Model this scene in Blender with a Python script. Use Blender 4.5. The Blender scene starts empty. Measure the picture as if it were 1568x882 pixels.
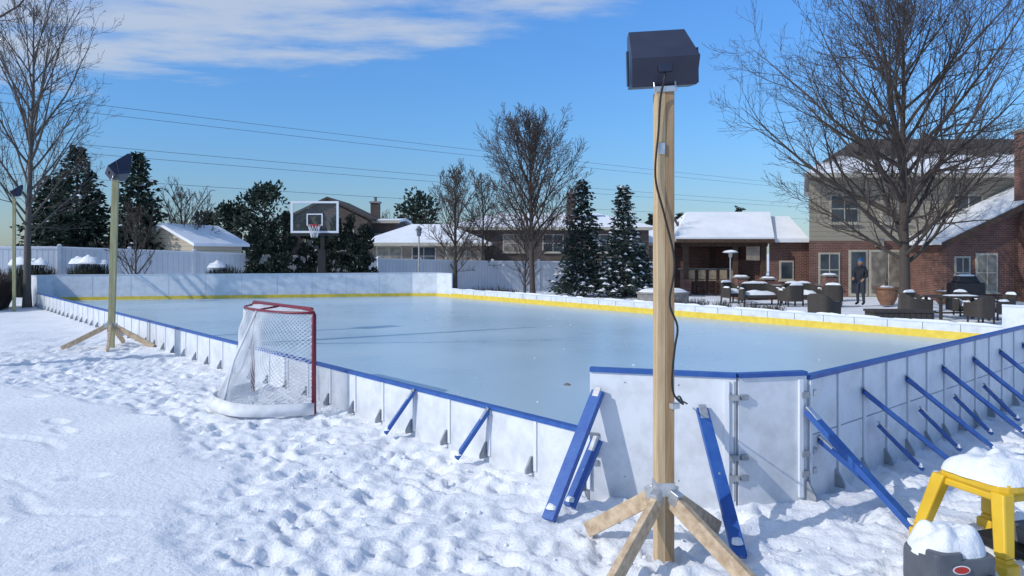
import bpy, math, random
import numpy as np
from mathutils import Vector, Matrix, noise as mnoise
random.seed(7); rng=np.random.default_rng(7)
scene=bpy.context.scene
COL=scene.collection
# ------------------------------------------------------------ materials
def new_mat(name):
    m=bpy.data.materials.new(name); m.use_nodes=True
    nt=m.node_tree; b=nt.nodes['Principled BSDF']
    return m,nt,b
def N(nt,t,**kw):
    n=nt.nodes.new(t)
    for k,v in kw.items():
        if k in n.inputs: n.inputs[k].default_value=v
        else: setattr(n,k,v)
    return n
def mat(name,c1,rough=.6,c2=None,scale=8,bump=0,bscale=40,metal=0,stretch=(1,1,1),spec=.5,detail=4,lo=.35,hi=.65):
    m,nt,b=new_mat(name); L=nt.links
    b.inputs['Roughness'].default_value=rough; b.inputs['Metallic'].default_value=metal
    b.inputs['Specular IOR Level'].default_value=spec
    b.inputs['Base Color'].default_value=(*c1,1)
    tc=N(nt,'ShaderNodeTexCoord'); mp=N(nt,'ShaderNodeMapping'); mp.inputs['Scale'].default_value=stretch
    L.new(tc.outputs['Object'],mp.inputs['Vector'])
    if c2 is None: c2=tuple(x*.78 for x in c1)
    nz=N(nt,'ShaderNodeTexNoise'); nz.inputs['Scale'].default_value=scale; nz.inputs['Detail'].default_value=detail
    L.new(mp.outputs[0],nz.inputs['Vector'])
    cr=N(nt,'ShaderNodeValToRGB'); cr.color_ramp.elements[0].position=lo; cr.color_ramp.elements[1].position=hi
    cr.color_ramp.elements[0].color=(*c1,1); cr.color_ramp.elements[1].color=(*c2,1)
    L.new(nz.outputs['Fac'],cr.inputs[0]); L.new(cr.outputs[0],b.inputs['Base Color'])
    if bump:
        n2=N(nt,'ShaderNodeTexNoise'); n2.inputs['Scale'].default_value=bscale; n2.inputs['Detail'].default_value=4
        L.new(mp.outputs[0],n2.inputs['Vector'])
        bp=N(nt,'ShaderNodeBump'); bp.inputs['Strength'].default_value=bump; bp.inputs['Distance'].default_value=.02
        L.new(n2.outputs['Fac'],bp.inputs['Height']); L.new(bp.outputs[0],b.inputs['Normal'])
    return m
def brick_mat(name,c1,c2,mortar,scale=1.0):
    m,nt,b=new_mat(name); L=nt.links
    tc=N(nt,'ShaderNodeTexCoord'); sp=N(nt,'ShaderNodeSeparateXYZ'); L.new(tc.outputs['Object'],sp.inputs[0])
    ad=N(nt,'ShaderNodeMath',operation='ADD'); L.new(sp.outputs[0],ad.inputs[0]); L.new(sp.outputs[1],ad.inputs[1])
    cb=N(nt,'ShaderNodeCombineXYZ'); L.new(ad.outputs[0],cb.inputs[0]); L.new(sp.outputs[2],cb.inputs[1])
    br=N(nt,'ShaderNodeTexBrick'); br.inputs['Scale'].default_value=scale
    br.inputs['Color1'].default_value=(*c1,1); br.inputs['Color2'].default_value=(*c2,1); br.inputs['Mortar'].default_value=(*mortar,1)
    br.inputs['Brick Width'].default_value=.22; br.inputs['Row Height'].default_value=.075; br.inputs['Mortar Size'].default_value=.008
    L.new(cb.outputs[0],br.inputs['Vector'])
    nz=N(nt,'ShaderNodeTexNoise'); nz.inputs['Scale'].default_value=1.7; nz.inputs['Detail'].default_value=6; L.new(tc.outputs['Object'],nz.inputs['Vector'])
    mx=N(nt,'ShaderNodeMix',data_type='RGBA',blend_type='MULTIPLY'); mx.inputs[0].default_value=.7
    cr=N(nt,'ShaderNodeValToRGB'); cr.color_ramp.elements[0].position=.3; cr.color_ramp.elements[0].color=(.5,.5,.5,1); cr.color_ramp.elements[1].position=.65
    L.new(nz.outputs['Fac'],cr.inputs[0]); L.new(br.outputs['Color'],mx.inputs[6]); L.new(cr.outputs[0],mx.inputs[7])
    L.new(mx.outputs[2],b.inputs['Base Color']); b.inputs['Roughness'].default_value=.85
    return m
def siding_mat(name,c):
    m,nt,b=new_mat(name); L=nt.links
    tc=N(nt,'ShaderNodeTexCoord'); wv=N(nt,'ShaderNodeTexWave',bands_direction='Z',wave_profile='SAW'); wv.inputs['Scale'].default_value=1.5
    L.new(tc.outputs['Object'],wv.inputs['Vector'])
    cr=N(nt,'ShaderNodeValToRGB'); cr.color_ramp.elements[0].color=tuple(x*.55 for x in c)+(1,); cr.color_ramp.elements[1].color=(*c,1)
    cr.color_ramp.elements[1].position=.2
    L.new(wv.outputs['Fac'],cr.inputs[0]); L.new(cr.outputs[0],b.inputs['Base Color']); b.inputs['Roughness'].default_value=.7
    return m
def snow_mat(name,big=False):
    m,nt,b=new_mat(name); L=nt.links
    tc=N(nt,'ShaderNodeTexCoord')
    nz=N(nt,'ShaderNodeTexNoise'); nz.inputs['Scale'].default_value=1.2; nz.inputs['Detail'].default_value=4; L.new(tc.outputs['Object'],nz.inputs['Vector'])
    cr=N(nt,'ShaderNodeValToRGB'); cr.color_ramp.elements[0].color=(.76,.79,.84,1); cr.color_ramp.elements[1].color=(.86,.88,.91,1)
    cr.color_ramp.elements[0].position=.3; cr.color_ramp.elements[1].position=.65
    L.new(nz.outputs['Fac'],cr.inputs[0]); L.new(cr.outputs[0],b.inputs['Base Color'])
    b.inputs['Roughness'].default_value=.75; b.inputs['Specular IOR Level'].default_value=.25
    a=N(nt,'ShaderNodeTexNoise'); a.inputs['Scale'].default_value=19; a.inputs['Detail'].default_value=5; a.inputs['Roughness'].default_value=.65
    L.new(tc.outputs['Object'],a.inputs['Vector'])
    b1=N(nt,'ShaderNodeBump'); b1.inputs['Strength'].default_value=.6; b1.inputs['Distance'].default_value=.03
    L.new(a.outputs['Fac'],b1.inputs['Height']); L.new(b1.outputs[0],b.inputs['Normal'])
    return m
SNOW=snow_mat('snow')
WHITE=mat('board_white_plastic',(.74,.77,.82),.35,(.68,.72,.78),3,stretch=(1,1,.6))
# scuffed outer skin of the boards: faint dirt and snow splash near the ground
def board_mat():
    m,nt,b=new_mat('board_white_scuffed'); L=nt.links
    tc=N(nt,'ShaderNodeTexCoord'); sp=N(nt,'ShaderNodeSeparateXYZ'); L.new(tc.outputs['Object'],sp.inputs[0])
    nz=N(nt,'ShaderNodeTexNoise'); nz.inputs['Scale'].default_value=5; nz.inputs['Detail'].default_value=6; nz.inputs['Roughness'].default_value=.65; L.new(tc.outputs['Object'],nz.inputs['Vector'])
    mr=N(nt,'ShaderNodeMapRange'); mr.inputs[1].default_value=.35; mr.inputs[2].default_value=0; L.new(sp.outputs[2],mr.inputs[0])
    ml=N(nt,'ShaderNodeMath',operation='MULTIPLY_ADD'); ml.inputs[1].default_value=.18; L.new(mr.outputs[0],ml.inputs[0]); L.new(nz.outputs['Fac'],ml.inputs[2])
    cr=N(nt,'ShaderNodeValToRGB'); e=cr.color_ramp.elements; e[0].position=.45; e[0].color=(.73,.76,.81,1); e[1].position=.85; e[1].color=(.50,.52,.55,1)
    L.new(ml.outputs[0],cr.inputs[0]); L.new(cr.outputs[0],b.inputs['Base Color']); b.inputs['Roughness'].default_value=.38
    return m
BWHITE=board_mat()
BLUE=mat('blue_paint',(.022,.085,.34),.45,(.035,.12,.38),12,bump=.1)
YEL=mat('kick_plate_yellow',(.80,.60,.08),.5,(.70,.50,.05),10)
GREY=mat('grey_bracket',(.36,.38,.42),.45,(.26,.28,.31),20,metal=.3)
SEAM=mat('seam_dark',(.16,.18,.22),.8)
BSEAM=mat('board_seam',(.34,.37,.43),.8)
FSEAM=mat('fence_groove',(.42,.45,.50),.8)
WOOD1=mat('lumber_light',(.66,.49,.29),.65,(.50,.34,.18),3,bump=.3,bscale=60,stretch=(14,14,1.0))
WOOD2=mat('lumber_dark',(.42,.275,.15),.65,(.30,.18,.09),3,bump=.3,bscale=60,stretch=(16,16,1.1))
WOOD3=mat('lumber_leg',(.62,.48,.33),.65,(.42,.30,.19),6,bump=.3,bscale=30,stretch=(4,4,4))
WOOD4=mat('lumber_treated',(.46,.43,.24),.7,(.34,.31,.16),3,stretch=(8,8,1))
METAL=mat('galvanised',(.62,.64,.66),.35,(.5,.5,.5),30,metal=.7)
NAVY=mat('lamp_housing',(.020,.024,.048),.38,(.026,.031,.06),9)
BLACK=mat('black_rubber',(.012,.012,.014),.5)
WIRE=mat('power_wire',(.10,.12,.15),.6)
RED=mat('goal_red',(.22,.015,.035),.4,(.16,.012,.03),12)
NET=mat('net_string',(.80,.82,.85),.8)
BARK=mat('bark',(.095,.075,.065),.9,(.055,.045,.038),20,bump=.5,stretch=(3,3,1))
TWIG=mat('twig',(.095,.07,.06),.9,(.065,.05,.042),20)
BARKL=mat('bark_light',(.14,.12,.105),.9,(.09,.078,.07),20,bump=.5,stretch=(3,3,1))
SPR=mat('spruce_needles',(.020,.036,.026),.85,(.036,.058,.04),2)
SPR2=mat('spruce_needles_blue',(.028,.046,.040),.85,(.045,.07,.058),2)
ARB=mat('arborvitae_leaves',(.014,.022,.018),.9,(.028,.042,.026),3)
FENCE=mat('vinyl_white',(.66,.69,.74),.45,(.60,.63,.68),2)
TAN=siding_mat('siding_tan',(.34,.30,.23))
TANS=siding_mat('siding_shed',(.48,.42,.32))
BRK=brick_mat('brick_red',(.22,.085,.055),(.15,.055,.04),(.26,.22,.2))
BRKB=brick_mat('brick_brown',(.11,.075,.06),(.075,.052,.044),(.15,.13,.12))
BRKT=brick_mat('brick_tan',(.30,.24,.18),(.24,.18,.13),(.32,.3,.27))
BROWN=mat('brown_timber',(.09,.05,.032),.7,(.06,.032,.02),6)
TRIM=mat('trim_paint',(.50,.46,.38),.6)
GLASS=mat('window_glass',(.03,.04,.05),.08,(.07,.085,.10),1.3)
GLASSW=mat('window_curtain',(.30,.27,.22),.4,(.14,.12,.10),3)
WICK=mat('wicker_dark',(.03,.024,.02),.7,(.06,.05,.042),45,bump=.5,bscale=90)
CUSH=mat('cushion_tan',(.35,.27,.17),.8)
TERRA=mat('terracotta',(.24,.125,.075),.8,(.17,.085,.05),6)
STONE=mat('stone',(.30,.28,.26),.85,(.2,.19,.18),5,bump=.5)
YPL=mat('toy_yellow_plastic',(.78,.50,.03),.42,(.66,.40,.02),5)
GPL=mat('toy_grey_plastic',(.085,.095,.115),.5,(.12,.13,.15),8)
REDP=mat('toy_badge_red',(.5,.03,.02),.4)
def roof_mat(name,z0,z1):
    m,nt,b=new_mat(name); L=nt.links
    tc=N(nt,'ShaderNodeTexCoord'); sp=N(nt,'ShaderNodeSeparateXYZ'); L.new(tc.outputs['Object'],sp.inputs[0])
    nz=N(nt,'ShaderNodeTexNoise'); nz.inputs['Scale'].default_value=.6; nz.inputs['Detail'].default_value=7; L.new(tc.outputs['Object'],nz.inputs['Vector'])
    mr=N(nt,'ShaderNodeMapRange'); mr.inputs[1].default_value=z0; mr.inputs[2].default_value=z1; L.new(sp.outputs[2],mr.inputs[0])
    ad=N(nt,'ShaderNodeMath',operation='ADD'); L.new(mr.outputs[0],ad.inputs[0]); L.new(nz.outputs['Fac'],ad.inputs[1])
    cr=N(nt,'ShaderNodeValToRGB'); cr.color_ramp.elements[0].position=.82; cr.color_ramp.elements[1].position=.90
    cr.color_ramp.elements[0].color=(.80,.83,.87,1); cr.color_ramp.elements[1].color=(.085,.07,.06,1)
    ml=N(nt,'ShaderNodeMath',operation='MULTIPLY'); ml.inputs[1].default_value=.8; L.new(ad.outputs[0],ml.inputs[0])
    L.new(ml.outputs[0],cr.inputs[0]); L.new(cr.outputs[0],b.inputs['Base Color']); b.inputs['Roughness'].default_value=.85
    return m
ROOFM=roof_mat('roof_snow_patchy',4.9,6.9)
SHING=mat('shingle_brown',(.075,.06,.052),.9,(.05,.04,.035),8)
# ------------------------------------------------------------ mesh builder
class MB:
    def __init__(s): s.v=[];s.f=[];s.m=[];s.mats=[]
    def mi(s,m):
        if m not in s.mats: s.mats.append(m)
        return s.mats.index(m)
    def add(s,vs,fs,m):
        o=len(s.v); s.v.extend([tuple(p) for p in vs]); k=s.mi(m)
        for f in fs: s.f.append(tuple(i+o for i in f)); s.m.append(k)
    def hexa(s,p,m): s.add(p,[(3,2,1,0),(4,5,6,7),(0,1,5,4),(1,2,6,5),(2,3,7,6),(3,0,4,7)],m)
    def box(s,c,size,m,rot=0):
        cx,cy,cz=c; a,b,h=size[0]/2,size[1]/2,size[2]/2; co,si=math.cos(rot),math.sin(rot)
        P=[]
        for z in(-h,h):
            for x,y in((-a,-b),(a,-b),(a,b),(-a,b)): P.append((cx+x*co-y*si,cy+x*si+y*co,cz+z))
        s.hexa(P,m)
    def prism(s,poly,z0,z1,m):
        n=len(poly); s.add([(x,y,z0) for x,y in poly]+[(x,y,z1) for x,y in poly],[tuple(range(n))[::-1],tuple(range(n,2*n))]+[(i,(i+1)%n,(i+1)%n+n,i+n) for i in range(n)],m)
    def seg(s,p0,p1,o0,o1,z0,z1,m):   # box along p0->p1, offsets measured outward (right of direction)
        d=Vector((p1[0]-p0[0],p1[1]-p0[1])); d.normalize(); n=Vector((d.y,-d.x))
        q=[(p0[0]+n.x*o1,p0[1]+n.y*o1),(p1[0]+n.x*o1,p1[1]+n.y*o1),(p1[0]+n.x*o0,p1[1]+n.y*o0),(p0[0]+n.x*o0,p0[1]+n.y*o0)]
        s.hexa([(x,y,z0) for x,y in q]+[(x,y,z1) for x,y in q],m)
    def beam(s,p0,p1,w,h,m,up=(0,0,1)):
        p0,p1=Vector(p0),Vector(p1); d=(p1-p0).normalized(); u=Vector(up)
        sd=d.cross(u)
        if sd.length<1e-4: sd=Vector((1,0,0))
        sd.normalize(); u=sd.cross(d).normalized(); P=[]
        for e in(p0,p1):
            for a,b in((-1,-1),(1,-1),(1,1),(-1,1)): P.append(e+sd*a*w/2+u*b*h/2)
        s.hexa(P,m)
    def tube(s,pts,rad,m,n=6,cap=True):
        pts=[Vector(p) for p in pts]; k=len(pts)
        if not hasattr(rad,'__len__'): rad=[rad]*k
        vs=[];ref=None
        for i,p in enumerate(pts):
            d=(pts[min(i+1,k-1)]-pts[max(i-1,0)])
            if d.length<1e-9: d=Vector((0,0,1))
            d.normalize()
            if ref is None: ref=Vector((1,0,0)) if abs(d.x)<.8 else Vector((0,1,0))
            u=d.cross(ref)
            if u.length<1e-4: u=d.cross(Vector((0,1,.1)))
            u.normalize(); w=d.cross(u)
            for j in range(n):
                a=2*math.pi*j/n; vs.append(p+(u*math.cos(a)+w*math.sin(a))*rad[i])
        fs=[(i*n+j,i*n+(j+1)%n,(i+1)*n+(j+1)%n,(i+1)*n+j) for i in range(k-1) for j in range(n)]
        if cap: fs+= [tuple(range(n))[::-1],tuple((k-1)*n+j for j in range(n))]
        s.add(vs,fs,m)
    def lathe(s,c,prof,m,n=20,sx=1,sy=1):
        vs=[];k=len(prof)
        for r,z in prof:
            for j in range(n):
                a=2*math.pi*j/n; vs.append((c[0]+r*sx*math.cos(a),c[1]+r*sy*math.sin(a),c[2]+z))
        fs=[(i*n+j,i*n+(j+1)%n,(i+1)*n+(j+1)%n,(i+1)*n+j) for i in range(k-1) for j in range(n)]
        fs+=[tuple(range(n))[::-1],tuple((k-1)*n+j for j in range(n))]
        s.add(vs,fs,m)
    def snowcap(s,c,a,b,h,rot=0,e=4,n=28,k=6,rough=.25,seed=0,fq=2):
        vs=[];co,si=math.cos(rot),math.sin(rot)
        for i in range(k+1):
            t=i/k
            for j in range(n):
                th=2*math.pi*j/n; cx,sx=math.cos(th),math.sin(th)
                r=(abs(cx)**e+abs(sx)**e)**(-1/e)
                rr=(1-t); nn=mnoise.noise(Vector((cx*rr*fq+seed*3.1,sx*rr*fq,seed*1.7)))
                r2=r*rr*(1+.06*nn); x=cx*r2*a; y=sx*r2*b
                z=h*(1-(1-t)**4)*(1+rough*1.6*nn) if t>0 else -.01
                vs.append((c[0]+x*co-y*si,c[1]+x*si+y*co,c[2]+z))
        fs=[(i*n+j,i*n+(j+1)%n,(i+1)*n+(j+1)%n,(i+1)*n+j) for i in range(k) for j in range(n)]
        s.add(vs,fs,SNOW)
    def obj(s,name,parent=None,smooth=False,bevel=0):
        me=bpy.data.meshes.new(name); me.from_pydata(s.v,[],s.f); 
        for m in s.mats: me.materials.append(m)
        me.polygons.foreach_set('material_index',s.m)
        if smooth: me.polygons.foreach_set('use_smooth',[True]*len(s.f))
        me.update()
        o=bpy.data.objects.new(name,me); COL.objects.link(o)
        if parent: o.parent=parent
        if bevel:
            bm=o.modifiers.new('bevel','BEVEL'); bm.width=bevel; bm.segments=2; bm.limit_method='ANGLE'
        return o
def empty(name,parent=None):
    e=bpy.data.objects.new(name,None); COL.objects.link(e)
    if parent: e.parent=parent
    return e
def S(t):
    t=np.clip(t,0,1); return t*t*(3-2*t)
def gz(x,y): return float(-.4*S((.751*x+.66*y-14.5)/6))
# ------------------------------------------------------------ rink geometry
N1=(.53,4.92);N2=(1.43,4.67);N3=(1.9,4.77);R1=(8.55,10.6);R2=(8.75,11.2);R3=(8.06,12.03)
FR=(-2.0,24.25);FR2=(-2.55,24.85);FR3=(-3.4,25.0);FL=(-14.2,22.65);FL2=(-14.55,22.2);FL3=(-13.93,21.5)
OUT=[N1,N2,N3,R1,R2,R3,FR,FR2,FR3,FL,FL2,FL3]
# ------------------------------------------------------------ ground
def axis(lo,d0,d1,hi,st,g=1.16):
    a=list(np.arange(d0,d1,st)); s=st;x=d1
    while x<hi: a.append(x); s*=g; x+=s
    a.append(hi); s=st;x=d0-st;pre=[]
    while x>lo: pre.append(x); s*=g; x-=s
    pre.append(lo); return np.array(pre[::-1]+a)
xs=axis(-400,-7.5,5.2,400,.028,1.05); ys=axis(-60,2.6,9.5,900,.028,1.03)
X,Y=np.meshgrid(xs,ys)
T=rng.random((256,256))
def vn(x,y,sc,o=0):
    x=x*sc+o*17.3;y=y*sc+o*9.1; xi=np.floor(x).astype(int);yi=np.floor(y).astype(int);fx=S(x-xi);fy=S(y-yi)
    a=T[xi%256,yi%256];b=T[(xi+1)%256,yi%256];c=T[xi%256,(yi+1)%256];d=T[(xi+1)%256,(yi+1)%256]
    return (a*(1-fx)+b*fx)*(1-fy)+(c*(1-fx)+d*fx)*fy-.5
bx=np.interp(Y,[2,3.6,5.7,7,8.4,10,12,14],[-1.0,-1.5,-2.3,-3.3,-5.2,-8.8,-14,-40])
tramp=S((X-bx-.5*vn(X,Y,1.7,9))/.25+.5)
D=.751*X+.66*Y
Z=-.4*S((D-14.5)/6)+.06*vn(X,Y,.35,1)+.02*vn(X,Y,1.1,2)
Z+=tramp*(.020*vn(X,Y,3.2,3)+.026*vn(X,Y,7,4)+.026*vn(X,Y,13,5)+.014*vn(X,Y,26,7))
Z+=.005*vn(X,Y,4,8)-.025*tramp
def prints(px,py,rot,a,b,dep,rim=.38):
    R=a*2.4
    i0,i1=np.searchsorted(xs,[px-R,px+R]); j0,j1=np.searchsorted(ys,[py-R,py+R])
    if i1<=i0 or j1<=j0: return
    dx=X[j0:j1,i0:i1]-px; dy=Y[j0:j1,i0:i1]-py; co,si=math.cos(rot),math.sin(rot)
    u=(dx*co+dy*si)/a; v=(-dx*si+dy*co)/b; r=np.sqrt(u*u+v*v)
    Z[j0:j1,i0:i1]+=-dep*np.exp(-r**4)+dep*rim*np.exp(-((r-1.35)/.28)**2)
cnt=0
while cnt<1800:
    px=random.uniform(-9,6); py=random.uniform(2.6,14)
    d=.751*px+.66*py
    b=np.interp(py,[2,3.6,5.7,7,8.4,10,12,14],[-1.0,-1.5,-2.3,-3.3,-5.2,-8.8,-14,-40])
    inside=(d>3.5 and (-.66*px+.751*py)>3.4 and not(px>1.9 and (-.66*(px-1.9)+.751*(py-4.77))<-.05))
    if inside or px<b+.1: continue
    prints(px,py,math.atan2(.75,-.66)+random.gauss(0,.7),random.uniform(.08,.14),random.uniform(.04,.07),random.uniform(.010,.036)); cnt+=1
for (px,py) in [(-4.3,6.9),(-4.05,6.6),(-3.2,4.4),(-3.1,5.3),(-2.2,3.8),(-5.2,8.0),(-5.6,7.4),(-1.85,5.1),(-2.5,6.2)]:
    prints(px,py,random.uniform(-.6,.6),.14,.065,.022)
def groove(p,q,w,dep,wob=.06):
    # shallow winding track with a ragged edge
    Ln=math.hypot(q[0]-p[0],q[1]-p[1]); k=int(Ln/.05); r=math.atan2(q[1]-p[1],q[0]-p[0])
    for i in range(k):
        t=i/k; o=wob*math.sin(t*5+p[0]*3)+random.gauss(0,.006); prints(p[0]+(q[0]-p[0])*t-o*math.sin(r),p[1]+(q[1]-p[1])*t+o*math.cos(r),r+random.gauss(0,.2),w*1.5,w,dep*random.uniform(.5,1.3),.22)
groove((-4.9,6.75),(-3.73,5.95),.05,.008,.12); groove((-3.9,5.05),(-2.55,5.92),.04,.009); groove((-4.0,5.25),(-2.7,6.05),.03,.006)
groove((-3.3,4.85),(-2.4,4.42),.05,.009,.1); groove((-2.7,3.85),(-1.9,4.35),.045,.009,.08); groove((-4.4,5.6),(-3.0,4.9),.035,.006)
ins=(D>3.75)&(D<13.9)&((-.66*X+.751*Y)>3.0)&((-.66*X+.751*Y)<25)
far_in=((-.66*(X-1.9)+.751*(Y-4.77))>.12)|(X<1.9)
near_in=Y>(4.92-.25*(X-.53)/.9+.12)
m_=ins&far_in&near_in; Z[m_]=np.minimum(Z[m_],-.08)
bank=np.exp(-((D-3.42)/.16)**2)*((Y>4.9))*(X<.5)
Z+=bank*(.015+.07*vn(X,Y,2.3,6))*.7
ny,nx=X.shape
me=bpy.data.meshes.new('ground')
me.vertices.add(nx*ny); co=np.stack([X.ravel(),Y.ravel(),Z.ravel()],1).astype(np.float32); me.vertices.foreach_set('co',co.ravel())
I=np.arange(nx*ny).reshape(ny,nx); q=np.stack([I[:-1,:-1],I[:-1,1:],I[1:,1:],I[1:,:-1]],-1).reshape(-1,4)
nf=len(q); me.loops.add(nf*4); me.loops.foreach_set('vertex_index',q.ravel().astype(np.int32))
me.polygons.add(nf); me.polygons.foreach_set('loop_start',np.arange(0,nf*4,4,dtype=np.int32)); me.polygons.foreach_set('loop_total',np.full(nf,4,np.int32))
me.polygons.foreach_set('use_smooth',[True]*nf); me.update(calc_edges=True); me.validate()
me.materials.append(SNOW); go=bpy.data.objects.new('snow_ground',me); COL.objects.link(go)
# loose snow crumbs thrown up beside the boards and in the trampled strip
mb=MB()
for i in range(420):
    px=random.uniform(-4,4.8); py=random.uniform(2.9,7.5); b=np.interp(py,[2,3.6,5.7,7,8.4],[-1.0,-1.5,-2.3,-3.3,-5.2])
    d=.751*px+.66*py
    if px<b or (d>3.5 and (-.66*px+.751*py)>3.3 and not(px>1.9 and (-.66*(px-1.9)+.751*(py-4.77))<-.1)): continue
    ii=min(np.searchsorted(xs,px),nx-1); jj=min(np.searchsorted(ys,py),ny-1); r=random.uniform(.005,.016)
    mb.lathe((px,py,Z[jj,ii]-r*.3),[(r*.7,0),(r,r*.5),(r*.7,r*1.1),(r*.1,r*1.4)],SNOW,n=6,sx=random.uniform(.7,1.5))
mb.obj('snow_crumbs',smooth=True)
# ------------------------------------------------------------ ice
m,nt,b=new_mat('ice'); L=nt.links
tc=N(nt,'ShaderNodeTexCoord'); nz=N(nt,'ShaderNodeTexNoise'); nz.inputs['Scale'].default_value=.35; nz.inputs['Detail'].default_value=6
L.new(tc.outputs['Object'],nz.inputs['Vector'])
cr=N(nt,'ShaderNodeValToRGB'); e=cr.color_ramp.elements; e[0].position=.3; e[0].color=(.38,.52,.62,1); e[1].position=.72; e[1].color=(.50,.63,.70,1)
L.new(nz.outputs['Fac'],cr.inputs[0])
mp=N(nt,'ShaderNodeMapping'); mp.inputs['Rotation'].default_value=(0,0,.85); mp.inputs['Scale'].default_value=(9,.7,1); L.new(tc.outputs['Object'],mp.inputs[0])
n2=N(nt,'ShaderNodeTexNoise'); n2.inputs['Scale'].default_value=1.5; n2.inputs['Detail'].default_value=7; n2.inputs['Roughness'].default_value=.7; L.new(mp.outputs[0],n2.inputs['Vector'])
c2=N(nt,'ShaderNodeValToRGB'); c2.color_ramp.elements[0].position=.60; c2.color_ramp.elements[1].position=.80; c2.color_ramp.elements[1].color=(.35,.35,.35,1)
L.new(n2.outputs['Fac'],c2.inputs[0])
mx=N(nt,'ShaderNodeMix',data_type='RGBA'); L.new(c2.outputs[0],mx.inputs[0]); L.new(cr.outputs[0],mx.inputs[6]); mx.inputs[7].default_value=(.72,.78,.82,1)
L.new(mx.outputs[2],b.inputs['Base Color'])
mr=N(nt,'ShaderNodeMapRange'); mr.inputs[3].default_value=.20; mr.inputs[4].default_value=.36; L.new(nz.outputs['Fac'],mr.inputs[0]); L.new(mr.outputs[0],b.inputs['Roughness'])
bp=N(nt,'ShaderNodeBump'); bp.inputs['Strength'].default_value=.06; bp.inputs['Distance'].default_value=.01; L.new(n2.outputs['Fac'],bp.inputs['Height']); L.new(bp.outputs[0],b.inputs['Normal'])
b.inputs['Specular IOR Level'].default_value=.4
ICE=m
mb=MB(); mb.add([(x,y,.10) for x,y in OUT],[tuple(range(len(OUT)))],ICE); mb.obj('ice_rink')
mb=MB()
for i in range(20):
    u=random.uniform(4.3,13.2); w=random.uniform(3,15); x=.751*u-.66*w; y=.66*u+.751*w
    r=random.uniform(.005,.013); mb.lathe((x,y,.10),[(r*1.2,0),(r,.006),(r*.3,.010)],SNOW,n=6,sx=random.uniform(.7,1.6))
mb.lathe((.62,8.25,.10),[(.035,0),(.025,.012),(.008,.025)],STONE,n=9,sx=1.4); mb.obj('ice_chips')
# ------------------------------------------------------------ boards
def lerp(a,b,t): return (a[0]+(b[0]-a[0])*t,a[1]+(b[1]-a[1])*t)
def dist2(a,b): return math.hypot(a[0]-b[0],a[1]-b[1])
boards=empty('hockey_rink_boards')
TH=.035
def wall(name,pts,h,cap,kick=True,seam=.52,hb=None,mid=False,br=True,kh=.12,zb=-.06,capt=.028):
    mb=MB()
    for a,c in zip(pts[:-1],pts[1:]):
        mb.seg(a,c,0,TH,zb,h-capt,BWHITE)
        mb.seg(a,c,-.012,TH+.014,h-capt,h,cap)
        if kick: mb.seg(a,c,-.010,-.0005,.10,.10+kh,YEL)
        Ln=dist2(a,c); k=max(1,round(Ln/seam)) if seam else 0
        for i in range(0,k+1):
            if not seam: break
            t=i/k; p=lerp(a,c,t); dx=(c[0]-a[0])/Ln; dy=(c[1]-a[1])/Ln
            q0=(p[0]-dx*.003,p[1]-dy*.003); q1=(p[0]+dx*.003,p[1]+dy*.003)
            mb.seg(q0,q1,TH,TH+.002,.0,h-capt-.002,BSEAM)
            w0=(p[0]+dx*.006,p[1]+dy*.006); w1=(p[0]+dx*.034,p[1]+dy*.034)
            mb.seg(w0,w1,TH,TH+.012,.02,h-capt-.002,WHITE)
            w2=(p[0]-dx*.030,p[1]-dy*.030)
            if br:
                n=(dy,-dx)
                A=[]
                for q in (w2,(p[0]-dx*.012,p[1]-dy*.012)):
                    A.append([(q[0]+n[0]*o,q[1]+n[1]*o,z) for o,z in((TH,.0),(TH+.065,.0),(TH+.065,.03),(TH+.012,.12),(TH,.12))])
                vs=A[0]+A[1]; mb.add(vs,[(0,1,2,3,4),(9,8,7,6,5)]+[(i2,(i2+1)%5+0,(i2+1)%5+5,i2+5) for i2 in range(5)],GREY)
        if mid:
            mb.seg(a,c,TH,TH+.003,.403,.41,BSEAM)
    return mb.obj(name,boards)
wall('side_boards_low',[FL3,N1],.41,BLUE)
wall('corner_boards',[N1,N2,N3],.83,BLUE,seam=0,br=False)
wall('end_boards_near',[N3,R1],.80,BLUE,seam=.395,mid=True)
wall('corner_boards_tall',[R1,R2,R3],.74,WHITE,seam=0,br=False)
wall('side_boards_far',[R3,FR],.39,WHITE,seam=0,br=False,kh=.13)
wall('end_boards_far',[FR,FR2,FR3,FL,FL2,FL3],.90,WHITE,seam=0,br=False,kh=.10,capt=.02)
mb=MB()
for i in range(1,10):
    p=lerp(FR3,FL,i/10); q=lerp(FR3,FL,i/10+.0006); mb.seg(p,q,-.003,-.0005,.22,.87,FSEAM)
for i in range(1,26):
    p=lerp(R3,FR,i/26); q=lerp(R3,FR,i/26+.0006); mb.seg(p,q,-.003,-.0005,.235,.36,SEAM)
mb.obj('panel_joints',boards)
mb=MB()
for i in range(60):
    p=lerp(R3,FR,random.random()); mb.snowcap((p[0]+.012,p[1]+.012,.39),random.uniform(.12,.4),.028,random.uniform(.01,.025),rot=math.atan2(12.2,-10),e=2,n=12,k=3,seed=i)
mb.obj('cap_snow',boards,smooth=True)
mb=MB()
def plate(p0,p1,t,z,w=.07,h=.035,off=TH,m=GREY,d=.014):
    p=lerp(p0,p1,t); Ln=dist2(p0,p1); dx=(p1[0]-p0[0])/Ln*w/2; dy=(p1[1]-p0[1])/Ln*w/2
    mb.seg((p[0]-dx,p[1]-dy),(p[0]+dx,p[1]+dy),off,off+d,z-h/2,z+h/2,m)
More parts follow.
